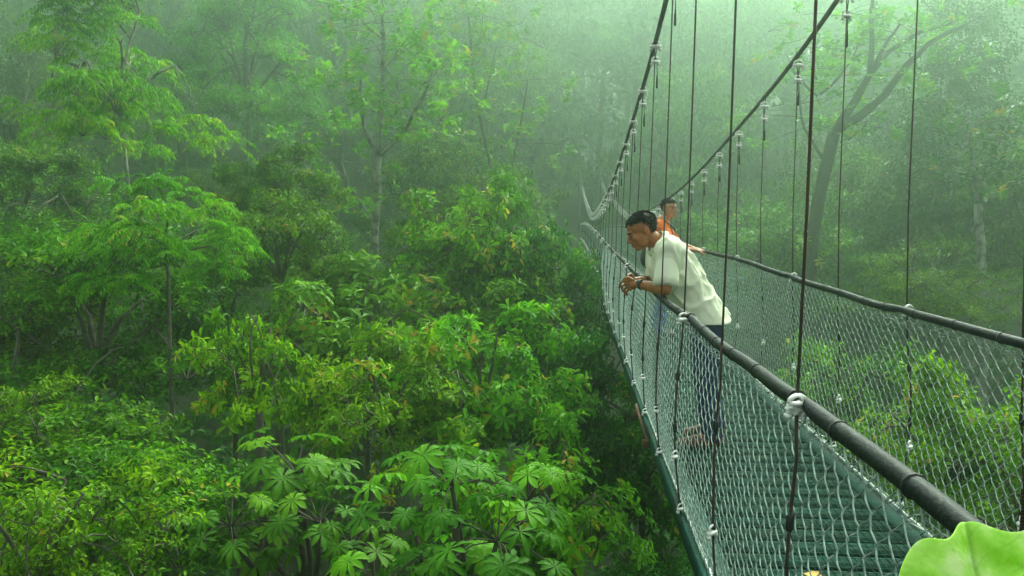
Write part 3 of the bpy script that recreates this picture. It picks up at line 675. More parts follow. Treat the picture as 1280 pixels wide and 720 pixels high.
HYS = {-1: [2.04 + 1.005 * k for k in range(-3, 43)], 1: [2.10 + 1.055 * k for k in range(-3, 41)]}
for side, X in ((-1, XL), (1, XR)):
    HY = HYS[side]
    # main cable
    ys = np.linspace(-2, 46.5, 160); mb = MB()
    mb.tube([(X + .018, y, float(cablez(y))) for y in ys], .017, 10)
    bpart(mb, 'main_cable', M['cable'])
    # hand rail: cable in a rubber sleeve with slight kinks
    ys = np.arange(-2, YEND, .06); rng = np.random.default_rng(50 + side)
    mb = MB(); zs = railz(side, ys)
    kink = sum(.012 * np.exp(-np.abs(ys - (y0 + 0)) / .10) for y0 in HY[1::2])
    wob = .006 * np.sin(ys * 2.3 + side) + .004 * np.sin(ys * 5.1)
    rr = np.full(len(ys), .0215)
    for y0 in HY[1::2]: rr -= .006 * np.exp(-((ys - y0) / .05) ** 2)
    RP = np.stack([X + wob, ys, zs + kink], -1); mb.tube(RP, rr, 12)
    rail = bpart(mb, 'handrail', M['rail'])
    for y0 in np.arange(.3, 16.5, .37):
        bd = MB()
        yy = y0 + rng.uniform(-.05, .05); c = np.array([np.interp(yy, ys, RP[:, k]) for k in range(3)]); c2 = np.array([np.interp(yy + .006, ys, RP[:, k]) for k in range(3)])
        bd.tube([c - (c2 - c) * .6, c + (c2 - c) * .6], .0245, 12)
        bpart(bd, 'sleeve_band', M['band'], rail)
    # lower edge cable
    mb = MB(); ys2 = np.arange(-2, YEND, .2)
    mb.tube([(sideX(side, y, 1.), y, float(deckz(y)) + .015) for y in ys2], .006, 6)
    bpart(mb, 'edge_cable', M['zinc'])
    # chain-link netting -------------------------------------------
    W_, H_ = .092, .087
    allV, allQ, base = [], [], 0
    for (ya, yb, sub, nr, rad) in ((-1.2, 14, 4, 4, .0021 if side < 0 else .0026), (14, YEND, 1, 3, .0018)):
        K = np.arange(int(ya / (W_ / 2)), int(yb / (W_ / 2)))
        nh = int(1.0 / (H_ / 2)) + 1
        # half period profile
        s_ = np.arange(nh * sub + 1) / sub; j = np.floor(s_).astype(int); f = s_ - j
        tri = np.where(j % 2 == 0, f, 1 - f)
        tri = .5 - .5 * np.cos(np.pi * tri) * (1 - .35 * np.abs(np.sin(np.pi * tri))) / 1.0 if sub > 1 else tri
        tri = tri * 1.10 - .05
        depth = np.where(j % 2 == 0, 1, -1) * np.sin(np.pi * f) * .0042 if sub > 1 else np.zeros(len(s_))
        Y = (K[:, None] * W_ / 2) + np.where((K % 2 == 0)[:, None], tri[None], 1 - tri[None]) * W_ / 2
        t = (s_ * H_ / 2)[None] * np.ones_like(Y); tt = np.clip(t / 1.0, 0, 1.02)
        zt = railz(side, Y) - .018; zb = deckz(Y) + .005
        Z = zt + (zb - zt) * tt
        sgn = np.where((K % 2 == 0)[:, None], 1, -1)
        Xx = sideX(side, Y, tt) + sgn * depth[None] + .005 * np.sin(Y * 2 + tt * 4) + .0012 * np.sin(Y * 11 - tt * 9)
        P = np.stack([Xx, Y, Z], -1)
        P += np.random.default_rng(3).normal(0, .0008, P.shape)
        T = norm(np.gradient(P, axis=1)); A = norm(np.cross(T, np.array([1.0, 0, 0]))); B = np.cross(A, T)
        th = np.linspace(0, 2 * math.pi, nr, endpoint=False)
        V = P[:, :, None, :] + rad * (np.cos(th)[None, None, :, None] * A[:, :, None, :] + np.sin(th)[None, None, :, None] * B[:, :, None, :])
        k_, m_ = Y.shape; idx = np.arange(k_ * m_ * nr).reshape(k_, m_, nr) + base
        a, b = idx[:, :-1], idx[:, 1:]
        Q = np.stack([a, b, np.roll(b, -1, 2), np.roll(a, -1, 2)], -1).reshape(-1, 4)
        allV.append(V.reshape(-1, 3)); allQ.append(Q); base += k_ * m_ * nr
    me = np_mesh('chain_link_netting', np.vstack(allV), [np.vstack(allQ)], smooth=True)
    bpart(me, 'chain_link_netting', M['mesh'])
    # twisted wire ends at top and bottom of the netting
    mb = MB()
    for y in np.arange(.6, 9, W_ / 2):
        for bot in (0, 1):
            if bot == 1 and y > 6: continue
            z0 = railz(side, y) - .025 if not bot else deckz(y) + .0
            x0 = float(sideX(side, y, bot)); pts = []; ph = rng.uniform(0, 6); rr_ = rng.uniform(.006, .014)
            for q in range(8):
                pts.append((x0 + rr_ * math.cos(ph + q * 1.1) , y + rr_ * math.sin(ph + q * .9) + .002 * q, float(z0) - (.006 * q if not bot else -.004 * q)))
            mb.tube(pts, .0016, 3)
    tag(bpart(mb, 'wire_ends', M['mesh']), kind='stuff')

def clip_mesh(mb, c, s=1.0, yaw=0.):
    """wire rope clip: saddle, U bolt with two legs and nuts"""
    c = Vector(c); Rz = Matrix.Rotation(yaw, 3, 'Z')
    mb.ell(c + Rz @ Vector((0, 0, -.004 * s)), (.026 * s, .013 * s, .008 * s), Rz, 10, 6)
    pts = [c + Rz @ Vector((.019 * s * math.cos(a), .0, .006 * s + .013 * s * math.sin(a))) for a in np.linspace(0, math.pi, 7)]
    mb.tube(pts, .0042 * s, 6)
    for sx in (-1, 1):
        mb.tube([c + Rz @ Vector((sx * .019 * s, 0, .006 * s)), c + Rz @ Vector((sx * .021 * s, 0, -.022 * s))], .0036 * s, 6)
        mb.tube([c + Rz @ Vector((sx * .020 * s, 0, -.012 * s)), c + Rz @ Vector((sx * .020 * s, 0, -.019 * s))], .0075 * s, 6)
nclip = 0
farclips = MB()
fartape = MB()
for side, X in ((-1, XL), (1, XR)):
    for i, y in enumerate(HYS[side]):
        rng = random.Random(i * 7 + side); nearish = y < 14
        zc = float(cablez(y)) ; zr = float(railz(side, y)); zd = float(deckz(y))
        xt = X + .018; lo = (i % 2 == 0)
        mb = MB(); r = .0043 if nearish else .004
        if i > 42: continue
        dz = .055 if side > 0 else 0.; zc -= dz
        # upper rope: loop over the cable, down to the rail
        yo = rng.uniform(-.012, .012)
        mb.tube([(xt - .017, y, zc - .01), (xt - .012, y, zc + dz + .018), (xt + .012, y, zc + dz + .018), (xt + .016, y, zc - .01), (xt + .002, y, zc - .12)], r * .8, 6)
        mb.tube([(xt, y, zc - .02), (xt, y + yo, zc - .13), (X + side * .012, y + yo * .5, zr + .5), (X + side * .024, y, zr + .02)], r, 6)
        h = bpart(mb, 'hanger', M['rope'])
        # lower strand along the netting down to the deck
        ls = MB(); sx = side * .016; kick = -.05 if abs(y - 2.10) < .3 and side < 0 else 0
        P0 = [(X + side * .026, y, zr + .03)]
        for q in range(1, 9):
            t = q / 8; P0.append((float(sideX(side, y, t)) + sx, y + .01 * math.sin(q * 1.7 + i) + kick * 1.2 * t, zr + (zd - .06 - zr) * t))
        ls.tube(P0, .0048 if nearish else .004, 6)
        bpart(ls, 'lower_strand', M['rope2'], h)
        # dark tape wraps and the free rope tails
        for t in (.28, .72 if lo else .62, .95):
            q = P0[int(t * 8)]; q2 = P0[int(t * 8) + 1 if t < .9 else 8]; a = Vector(q); b = a.lerp(Vector(q2), .42); tp = MB() if nearish else fartape
            tp.tube([a, a.lerp(b, .2), a.lerp(b, .8), b], [.004, .0105, .0105, .004], 6)
            if nearish: bpart(tp, 'tape_wrap', M['band'], h)
        tp = MB() if nearish else fartape
        tl = zc - .13; tx = xt + (.012 if side > 0 else .014)
        tp.tube([(tx, y + .01, tl + .02), (tx + .006, y + .02, tl - .08), (tx + .004, y + .02, tl - .13), (tx + .004, y + .02, tl - .19)], [.003, .003, .008, .008], 5)
        if nearish: bpart(tp, 'rope_tail', M['band'], h)
        spots = [((xt, y - .012, zc + .005 - .022), 1.35, 0), ((xt + .004, y + .004, zc - .125), 1.2, .4)]
        if i % 2 == 1: spots.append(((X + side * .028, y - .012, zr + .004), 1.15, .5))
        spots.append(((float(sideX(side, y, .68)) + sx + side * .006, y - .008, zr - .70), 1.0, .9))
        spots.append(((float(sideX(side, y, .97)) + sx + side * .004, y - .01, zd + .03), .95, .7))
        for c, s_, yw in spots:
            if nearish and nclip < 88:
                k = MB(); clip_mesh(k, c, s_ * 1.25, yw); bpart(k, 'rope_clip', M['zinc'], h); nclip += 1
            else: clip_mesh(farclips, c, s_ * (1.25 if nearish else 1.7), yw)
tag(bpart(farclips, 'rope_clips', M['zinc']), kind='stuff')
tag(bpart(fartape, 'tape_wraps', M['band']), kind='stuff')
# knot of clips on the near left hanger at the rail
kn = MB()
for q in range(4): clip_mesh(kn, (XL - .034 + .010 * q, HYS[-1][3] - .035 + .020 * q, float(railz(-1, HYS[-1][3])) + .018 - .016 * q), .82, .3 + .6 * q)
bpart(kn, 'clip_stack', M['zinc'])

# deck: cross planks under green netting
dk = MB(); rng = np.random.default_rng(71)
for y in np.arange(-1.9, YEND, .155):
    z = float(deckz_s(y)); dz = float(deckz_s(y + .1)) - z
    Mx = Matrix.Rotation(math.atan2(dz, .1), 3, 'X') @ Matrix.Rotation(rng.normal(0, .008), 3, 'Z')
    dk.box((1.15 + rng.normal(0, .006), y, z - .03 + rng.normal(0, .003)), (1.08, .125, .028), Mx)
bpart(dk, 'deck', M['deckwood'], smooth=False)
# the teal edge strips
for side in (-1, 1):
    st = MB(); ys = np.arange(-1.9, YEND, .25); X = XL if side < 0 else XR
    V = []; 
    for y in ys:
        z = float(deckz_s(y))
        V += [(X - side * .10, y, z - .008), (X + side * .028, y, z - .004), (X + side * .034, y, z - .012), (X + side * .030, y, z - .105), (X + side * .018, y, z - .105), (X + side * .02, y, z - .02), (X - side * .10, y, z - .0135)]
    idx = np.arange(len(V)).reshape(len(ys), 7); a, b = idx[:-1], idx[1:]
    st.add(V, np.stack([a, b, np.roll(b, -1, 1), np.roll(a, -1, 1)], -1).reshape(-1, 4)); bpart(st, 'deck_edge', M['deck'], smooth=False)
# green net laid on the planks: fine grid of strands
nt = MB()
for x in np.arange(XL + .12, XR - .1, .035):
    nt.tube([(x + .004 * math.sin(y * 3), y, float(deckz_s(y)) - .012) for y in np.arange(-.5, 12, .5)], .0022, 3, False)
for y in np.arange(-.5, 12, .05):
    z = float(deckz_s(y)) - .0095; nt.tube([(XL + .1, y, z), (1.15, y + .006, z), (XR - .1, y, z)], .002, 3, False)
bpart(nt, 'deck_net', M['deck'])
# rusty bearer ends under the left edge
for y in (6.6, 5.75):
    ru = MB(); z = float(deckz_s(y)); ru.box((XL + .06, y, z - .13), (.25, .05, .05)); bpart(ru, 'bearer', M['rustwood'], smooth=False)
ru = MB(); ru.tube([(XL - .05, 6.5, float(deckz_s(6.5)) - .03), (XL - .045, 6.1, float(deckz_s(6.1)) - .06), (XL - .04, 5.6, float(deckz_s(5.6)) - .08)], .012, 8); bpart(ru, 'rusty_pole', M['rustwood'])
# far portal carrying the cables
for X in (XL - .08, XR + .08):
    pt = MB(); pt.tube([(X, 46.5, -3), (X, 46.5, 2.95)], .06, 10); bpart(pt, 'cable_post', M['bark_dark'])

# fallen leaf on the deck
def flat_leaf(name, label, c, L, W, n, mat, cat='leaf', rz=0.):
    n = Vector(n).normalized(); q = n.to_track_quat('Z', 'Y').to_matrix() @ Matrix.Rotation(rz, 3, 'Z')
    V0, Q0, T0, mid = T_leaf(.25); V = [Vector(c) + q @ Vector((v[0] * L - L / 2, v[1] * W, v[2] * L + .0)) for v in V0]
    V2 = [v - n * .0015 for v in V]; k = len(V)
    fl = [Q0, Q0[:, ::-1] + k]; tl = [T0, T0[:, ::-1] + k]
    o = link(name, np_mesh(name, [tuple(v) for v in V + V2], [np.vstack(fl), np.vstack(tl)]), M[mat]); tag(o, label, cat); return o
pL = atY(1014, 708, 3.25); flat_leaf('fallen_leaf', 'yellow fallen leaf lying on the green bridge deck', (1.02, 3.3, float(deckz_s(3.3)) + .02), .12, .07, (0, -.2, 1), 'yellowleaf', rz=1.9)

# bright broad leaf poking up at the lower right, close to the camera
def broad_leaf():
    D = .72; base = atD(1232, 900, D); e = empty('broad_leaf_plant', (base.x, base.y, ground(base.x, base.y))); tag(e, 'bright yellow-green broad leaf poking up in the bottom right corner close to the viewer', 'plant')
    off = Vector(e.location)
    right = (CM @ Vector((1, 0, 0))); up = (CM @ Vector((0, 1, 0))); back = (CM @ Vector((0, 0, 1)))
    V = []; att = []; mr = []; nu, nv = 90, 90
    cen = atD(1236, 786, D); w, h = .075, .098
    for j in range(nv + 1):
        v = j / nv
        for i in range(nu + 1):
            u = i / nu * 2 - 1
            # two rounded halves meeting in a notch at the tip
            hw = (math.sin(math.pi * min(1, v * .70 + .02))) ** .7
            x = u * w * hw
            uc = u + .08; hump = math.sqrt(max(0, 1 - min(1, abs(abs(uc) - .5) / .78) ** 2.2))
            z = (v - .5) * h * 1.5 + v ** 2 * (.030 * (hump - 1) + .004 * math.cos(uc * 9) * v - .030 * max(0, -u - .25) ** 1.3)
            y = .018 * abs(u + .08) * 1.2 + .006 * math.sin(u * 7 + v * 5) - .03 * (v - .5) ** 2 * 2
            V.append(cen + right * x + up * z + back * y - off); att.append(.72 + .2 * mnoise.noise(Vector((u * 2.4, v * 2.4, 0))))
            rib = max(0, 1 - abs(u + .08) / .05); vv = (v * 7 - abs(u + .08) * 3.2) % 1; sec = max(0, 1 - abs(vv - .5) / .06) * .35
            mr.append(min(1, .8 * rib + sec) * .8)
    idx = np.arange(len(V)).reshape(nv + 1, nu + 1)
    Q = np.stack([idx[:-1, :-1], idx[:-1, 1:], idx[1:, 1:], idx[1:, :-1]], -1).reshape(-1, 4)
    me = np_mesh('leaf_blade', [tuple(v) for v in V], [Q], att, smooth=True, attr2=mr)
    o = link('leaf_blade', me, M['leaf_bright'], e)
    s = o.modifiers.new('t', 'SOLIDIFY'); s.thickness = .0008
    st = MB(); b0 = cen - up * h * .72 - off; st.tube([b0 + back * .0, b0 - up * .15 + back * .01, Vector((b0.x * .4, b0.y * .4, .25 * b0.z)), (0, 0, 0)], [.002, .003, .004, .005], 8); st.build('leaf_stem', M['stem'], e, True)
M['leaf_bright'] = leaf_mat('leaf_bright', (.38, .72, .06), (.60, .90, .20), (.82, .97, .48), yellow=(.7, .7, .1), rough=.45, trans=.35, veins=True, vein=(.20, .50, .03))
def blotch(m):
    N = m.node_tree.nodes; L = m.node_tree.links; P = N['Principled BSDF']; cr = [n for n in N if n.type == 'VALTORGB'][0]
    tc = N.new('ShaderNodeTexCoord'); n = N.new('ShaderNodeTexNoise'); n.inputs['Scale'].default_value = 42; n.inputs['Detail'].default_value = 5; L.new(tc.outputs['Object'], n.inputs['Vector'])
    mr = N.new('ShaderNodeMapRange'); mr.inputs['From Min'].default_value = .34; mr.inputs['From Max'].default_value = .66; mr.inputs['To Max'].default_value = .9; L.new(n.outputs['Fac'], mr.inputs['Value']); L.new(mr.outputs['Result'], cr.inputs['Fac'])
    b = N.new('ShaderNodeBump'); b.inputs['Strength'].default_value = .35; b.inputs['Distance'].default_value = .004; n2 = N.new('ShaderNodeTexNoise'); n2.inputs['Scale'].default_value = 110; L.new(tc.outputs['Object'], n2.inputs['Vector']); L.new(n2.outputs['Fac'], b.inputs['Height']); L.new(b.outputs['Normal'], P.inputs['Normal'])
blotch(M['leaf_bright'])
M['stem'] = simple('stem_green', (.08, .16, .03), .5)
broad_leaf()

# ------------------------------------------------------------------ people
def head_volumes(mb, O, Q):
    """O head centre, Q rotation matrix (local +X = face, +Z = crown)"""
    def E(c, r, rot=None): mb.ell(O + Q @ Vector(c), r, Q if rot is None else Q @ rot)
    E((-.012, 0, .035), (.096, .074, .082)); E((.028, 0, -.028), (.062, .060, .082)); E((.040, 0, .045), (.048, .058, .045))
    E((.062, 0, -.090), (.026, .030, .020)); E((.030, .034, -.066), (.038, .020, .028)); E((.030, -.034, -.066), (.038, .020, .028))
    E((.082, 0, .026), (.012, .046, .011))
    for s in (-1, 1):
        E((.0795, s * .032, .0085), (.0125, .0145, .006)); E((.066, s * .036, -.018), (.026, .022, .022)); E((-.006, s * .081, -.004), (.020, .010, .032), Matrix.Rotation(R(-12), 3, 'Y'))
        mb.capsule(O + Q @ Vector((.107, s * .010, -.030)), O + Q @ Vector((.094, s * .013, -.032)), .009, .008, 10)
    mb.capsule(O + Q @ Vector((.088, 0, .016)), O + Q @ Vector((.114, 0, -.026)), .0085, .0115, 12)
    E((.088, 0, -.046), (.014, .022, .010)); E((.093, 0, -.057), (.010, .022, .0055)); E((.089, 0, -.070), (.011, .019, .0065))
def head_details(e, O, Q, off, hair_m, seed=1, front=.07):
    rng = np.random.default_rng(seed)
    for s in (-1, 1):
        m = MB(); m.ell(O + Q @ Vector((.080, s * .032, .002)) - off, (.0105, .0125, .0075), Q, 12, 8); eo = m.build('eye', M['eyewhite'], e, True)
        m = MB(); m.ell(O + Q @ Vector((.088, s * .033, .000)) - off, (.0035, .0055, .0055), Q, 10, 6); m.build('iris', M['iris'], eo, True)
        m = MB(); m.tube([O + Q @ Vector((.091, s * .014, .021)) - off, O + Q @ Vector((.090, s * .034, .028)) - off, O + Q @ Vector((.078, s * .052, .022)) - off], [.004, .005, .003], 6); m.build('eyebrow', hair_m, e, True)
    m = MB(); m.tube([O + Q @ Vector((.092, -.022, -.063)) - off, O + Q @ Vector((.1005, 0, -.0625)) - off, O + Q @ Vector((.092, .022, -.063)) - off], [.002, .0045, .002], 6); m.build('mouth', M['lip'], e, True)
    # hair cap with hairline, plus short locks
    m = MB(); n1, n2 = 44, 30; V = {}; F_ = []; lst = []
    cc = Vector((-.016, 0, .040)); ra = Vector((.101, .081, .085))
    def keep(p):
        x, y, z = p
        if x > .035: return z > front + .010 * math.sin(y * 90)
        if x > -.01: return z > .052 - (x + .01) * -.35
        if x > -.04: return z > .012 + (x + .04) * 1.3
        return z > -.062
    for j in range(n2 + 1):
        for i in range(n1):
            a = 2 * math.pi * i / n1; b = -math.pi / 2 + math.pi * j / n2
            d = Vector((math.cos(b) * math.cos(a), math.cos(b) * math.sin(a), math.sin(b)))
            k = 1 + .03 * mnoise.noise(d * 3.5 + Vector((seed, 0, 0))) + .012 * mnoise.noise(d * 16)
            p = Vector((cc.x + d.x * ra.x * k, cc.y + d.y * ra.y * k, cc.z + d.z * ra.z * k + (.010 * max(0, d.x) if d.z > .3 else 0))); lst.append(p)
    for j in range(n2):
        for i in range(n1):
            q = (j * n1 + i, j * n1 + (i + 1) % n1, (j + 1) * n1 + (i + 1) % n1, (j + 1) * n1 + i)
            if all(keep(lst[t]) for t in q): F_.append(q)
    m.add([tuple(O + Q @ p - off) for p in lst], F_)
    for k in range(1500):
        d = Vector(tuple(norm(rng.normal(size=3)))); p = Vector((cc.x + d.x * ra.x, cc.y + d.y * ra.y, cc.z + d.z * ra.z))
        if not keep(p): continue
        t = (Vector((.8, 0, .5)) - d * Vector((.8, 0, .5)).dot(d)); p1 = p + d * .005 + t * .010; p2 = p + d * .010 + t * .018 + Vector((0, 0, .004 if p.x > .03 else 0))
        m.tube([O + Q @ q - off for q in (p - d * .004, p1, p2)], [.0026, .002, .0004], 3, False)
    o = m.build('hair', hair_m, e, True)
    me = o.data; bm_used = set(); me.update()
    return o

def hand_volumes(mb, W, D, Np, S, curl=.5, scale=1.0, thumb=1, spread=.1):
    """W wrist, D direction of the fingers, Np back-of-hand normal, S towards the thumb side"""
    W, D, Np, S = Vector(W), Vector(D).normalized(), Vector(Np).normalized(), Vector(S).normalized(); k = scale
    mb.capsule(W - D * .01, W + D * .03 * k, .024 * k, .026 * k, 12)
    Mx = Matrix((D, S, Np)).transposed()
    mb.ell(W + D * .055 * k, (.050 * k, .040 * k, .015 * k), Mx); mb.ell(W + D * .075 * k, (.028 * k, .040 * k, .013 * k), Mx)
    mb.ell(W + D * .035 * k + S * .022 * k - Np * .006 * k, (.030 * k, .017 * k, .016 * k), Mx)
    for i, (off, ln) in enumerate(((.033, .070), (.011, .079), (-.011, .074), (-.032, .060))):
        p = W + D * (.090 - .004 * i) * k + S * off * k; d = (D + S * (off * spread * 10)).normalized(); segs = (.45, .31, .24); r = .0080 * k
        a = .25 * curl; mb.capsule(W + D * .06 * k + S * off * k * .9, p, .010 * k, r, 10)
        for q, s_ in enumerate(segs):
            a += curl * (.55, .8, .6)[q] + .05 * i * curl; dd = (d * math.cos(a) - Np * math.sin(a)); p2 = p + dd * ln * s_ * k
            mb.capsule(p, p2, r, r * .9, 10); p = p2; r *= .92
    p = W + D * .022 * k + S * .030 * k
    for s_, dd in ((.036, D * .55 + S * .75 - Np * .3), (.028, D * .85 + S * .25 - Np * .5 * curl), (.022, D * .9 - S * .15 - Np * .6 * curl)):
        p2 = p + dd.normalized() * s_ * k; mb.capsule(p, p2, .0115 * k, .0095 * k, 10); p = p2

def frame(fwd, up=(0, 0, 1)):
    f = Vector(fwd).normalized(); l = Vector(up).cross(f).normalized(); u = f.cross(l)
    return Matrix((f, l, u)).transposed()

def fold_noise(amp, sc, shift=0., el=(1, 1, 1)):
    def f(co):
        p = Vector((co.x * el[0], co.y * el[1], co.z * el[2])) * sc + Vector((shift, 0, 0))
        n = mnoise.noise(p) + .5 * mnoise.noise(p * 2.1)
        return amp * (1 - abs(n) * 3 if abs(n) < .33 else 0) + amp * .4 * n
    return f

def man_leaning():
    gz = float(deckz_s(5.3)) - .01
    off = Vector((.95, 5.3, gz)); e = empty('person', off)
    tag(e, 'man in short-sleeved cream shirt and jeans leaning clasped hands over the left handrail', 'person')
    V3 = lambda x, y, z: Vector((x, y, z)) - off
    O = Vector((.495, 5.22, -.050)); Q = frame((-.90, -.20, -.42), (-.40, -.02, 1))
    body = MB()
    Ol = O - off; head_volumes(body, Ol, Q)
    neck0 = Ol + Q @ Vector((-.030, 0, -.055)); nb = V3(.635, 5.26, -.150)
    body.capsule(neck0, nb, .056, .062)
    # torso, hips, legs under the clothes
    chest = V3(.700, 5.27, -.27); waist = V3(.84, 5.28, -.50); hip = V3(.925, 5.28, -.66)
    body.capsule(nb, chest, .085, .125); body.capsule(chest, waist, .125, .105); body.capsule(waist, hip, .105, .09)
    sl, sr = V3(.655, 5.08, -.165), V3(.640, 5.46, -.155)
    body.capsule(sl, sr, .062, .062)
    el_, er = V3(.625, 4.99, -.412), V3(.625, 5.55, -.405)
    wl, wr_ = V3(.468, 5.17, -.395), V3(.470, 5.36, -.385)
    body.capsule(sl, el_, .052, .040); body.capsule(sr, er, .052, .040)
    body.capsule(el_, el_.lerp(wl, .35), .042, .041); body.capsule(el_.lerp(wl, .35), wl, .041, .026)
    body.capsule(er, er.lerp(wr_, .35), .042, .041); body.capsule(er.lerp(wr_, .35), wr_, .041, .026)
    hand_volumes(body, wl, (-.80, .50, -.10), (-.1, -.55, .85), (-.35, -.1, .9), .80, 1.0)
    hand_volumes(body, wr_, (-.78, -.62, -.12), (-.35, .75, .35), (-.2, -.2, .95), .88, 1.0)
    for s, yy in ((-1, 5.17), (1, 5.39)):
        k = V3(.935 + .02 * s, yy, gz + .47); a = V3(1.0 + .03 * s, yy + .02 * s, gz + .10)
        body.capsule(hip + Vector((0, .075 * s, -.03)), k, .072, .055); body.capsule(k, a, .052, .036)
        body.capsule(a, a + Vector((-.10, 0, -.05)), .036, .03)
    remesh(body, 'body', M['skin1'], e, .0042, 4, .5)
    head_details(e, O, Q, off, M['hair'], 3)
    # shirt
    sh = MB(); d = (hip - nb).normalized()
    sh.capsule(nb + d * .02, chest, .088, .150); sh.capsule(chest, waist, .150, .140); sh.capsule(waist, hip + Vector((.015, 0, -.02)), .140, .158)
    for s in (-1, 1):
        sh.capsule(nb + Vector((.03, .05 * s, -.01)), (sl if s < 0 else sr) + Vector((.01, 0, 0)), .070, .076)
        sh.capsule(chest + Vector((0, .07 * s, -.01)), waist + Vector((.01, .05 * s, 0)), .115, .115); sh.capsule(waist + Vector((.01, .05 * s, 0)), hip + Vector((.02, .06 * s, -.03)), .115, .142)
    for a, b in ((sl, el_), (sr, er)):
        m_ = a.lerp(b, .48); sh.capsule(a, m_, .076, .070); 
    sh.capsule(sl + Vector((.02, .02, -.02)), chest + Vector((0, -.06, -.05)), .08, .10)
    o = remesh(sh, 'shirt', M['shirt'], e, .008, 4, .5, fold_noise(.020, 6.5, 4.2, (1, 1.3, .7)))
    # collar
    cb = MB(); ax = (neck0 - nb).normalized(); u = ax.cross(Vector((0, 1, 0))).normalized(); v = ax.cross(u)
    rows = []
    for (t, rr) in ((.00, .084), (.045, .074), (.052, .078), (.012, .098)):
        for i in range(28):
            a = 2 * math.pi * (i + .5) / 28; rows.append(tuple(nb + ax * (t + .018) + (u * math.cos(a) + v * math.sin(a)) * rr))
    idx = np.arange(4 * 28).reshape(4, 28); Qs = []
    for r_ in range(3):
        for i in range(28): Qs.append((idx[r_, i], idx[r_, (i + 1) % 28], idx[r_ + 1, (i + 1) % 28], idx[r_ + 1, i]))
    cb.add(rows, Qs); co = cb.build('collar', M['shirt'], e, True); co.modifiers.new('t', 'SOLIDIFY').thickness = .003
    # sleeve cuffs (hem rings)
    for a, b in ((sl, el_), (sr, er)):
        m_ = a.lerp(b, .93); dd = (b - a).normalized(); h = MB()
        h.tube([a.lerp(b, .30), a.lerp(b, .55), a.lerp(b, .75), m_, m_ + dd * .003, a.lerp(b, .6)], [.066, .0775, .080, .083, .078, .05], 26, False); h.build('sleeve_hem', M['shirt'], e, True)
    zc_ = -.652 - gz                                   # straight hem
    for v in o.data.vertices:
        if v.co.z < zc_: v.co.z = zc_; v.co.x = hip.x + .02 + (v.co.x - hip.x - .02) * .94; v.co.y = hip.y + (v.co.y - hip.y) * .94
    # trousers
    tr = MB(); tr.capsule(hip + Vector((0, -.06, -.02)), hip + Vector((0, .06, -.02)), .118, .118)
    for s, yy in ((-1, 5.17), (1, 5.39)):
        k = V3(.935 + .02 * s, yy, gz + .47); a = V3(1.0 + .03 * s, yy + .02 * s, gz + .09)
        tr.capsule(hip + Vector((.01, .075 * s, -.06)), k, .102, .080); tr.capsule(k, a, .078, .068)
    remesh(tr, 'trousers', M['jeans'], e, .011, 4, .5, fold_noise(.008, 9, 1.1, (1, 1, .6)))
    for s, yy in ((-1, 5.17), (1, 5.39)):
        a = V3(1.0 + .03 * s, yy + .02 * s, gz); f = MB()
        f.capsule(a + Vector((.03, 0, .045)), a + Vector((-.10, 0, .042)), .042, .045); f.capsule(a + Vector((-.10, 0, .038)), a + Vector((-.20, 0, .03)), .044, .030); f.capsule(a + Vector((.02, 0, .05)), a + Vector((.0, 0, .11)), .045, .045)
        remesh(f, 'shoe', M['shoe'], e, .008, 3)
    # watch on the near wrist
    w = el_.lerp(wl, .86); dd = (wl - el_).normalized(); h = MB(); h.tube([w - dd * .011, w - dd * .010, w + dd * .010, w + dd * .011], [.028, .0335, .0325, .027], 20, False); wo = h.build('watch_strap', M['black'], e, True); e.location = off + Vector((-.018, .13, 0))
    w2 = er.lerp(wr_, .60); d2 = (wr_ - er).normalized(); h2 = MB(); h2.tube([w2 - d2 * .010, w2 - d2 * .009, w2 + d2 * .009, w2 + d2 * .010], [.032, .039, .038, .03], 20, False); h2.build('bracelet', M['black'], e, True)
    h = MB(); sidev = Vector((0, -1, .5)).normalized(); sidev = (sidev - dd * sidev.dot(dd)).normalized()
    h.tube([w + sidev * .026, w + sidev * .040], .019, 16); h.build('watch_case', M['watch'], wo, True)
    return e
man_leaning()

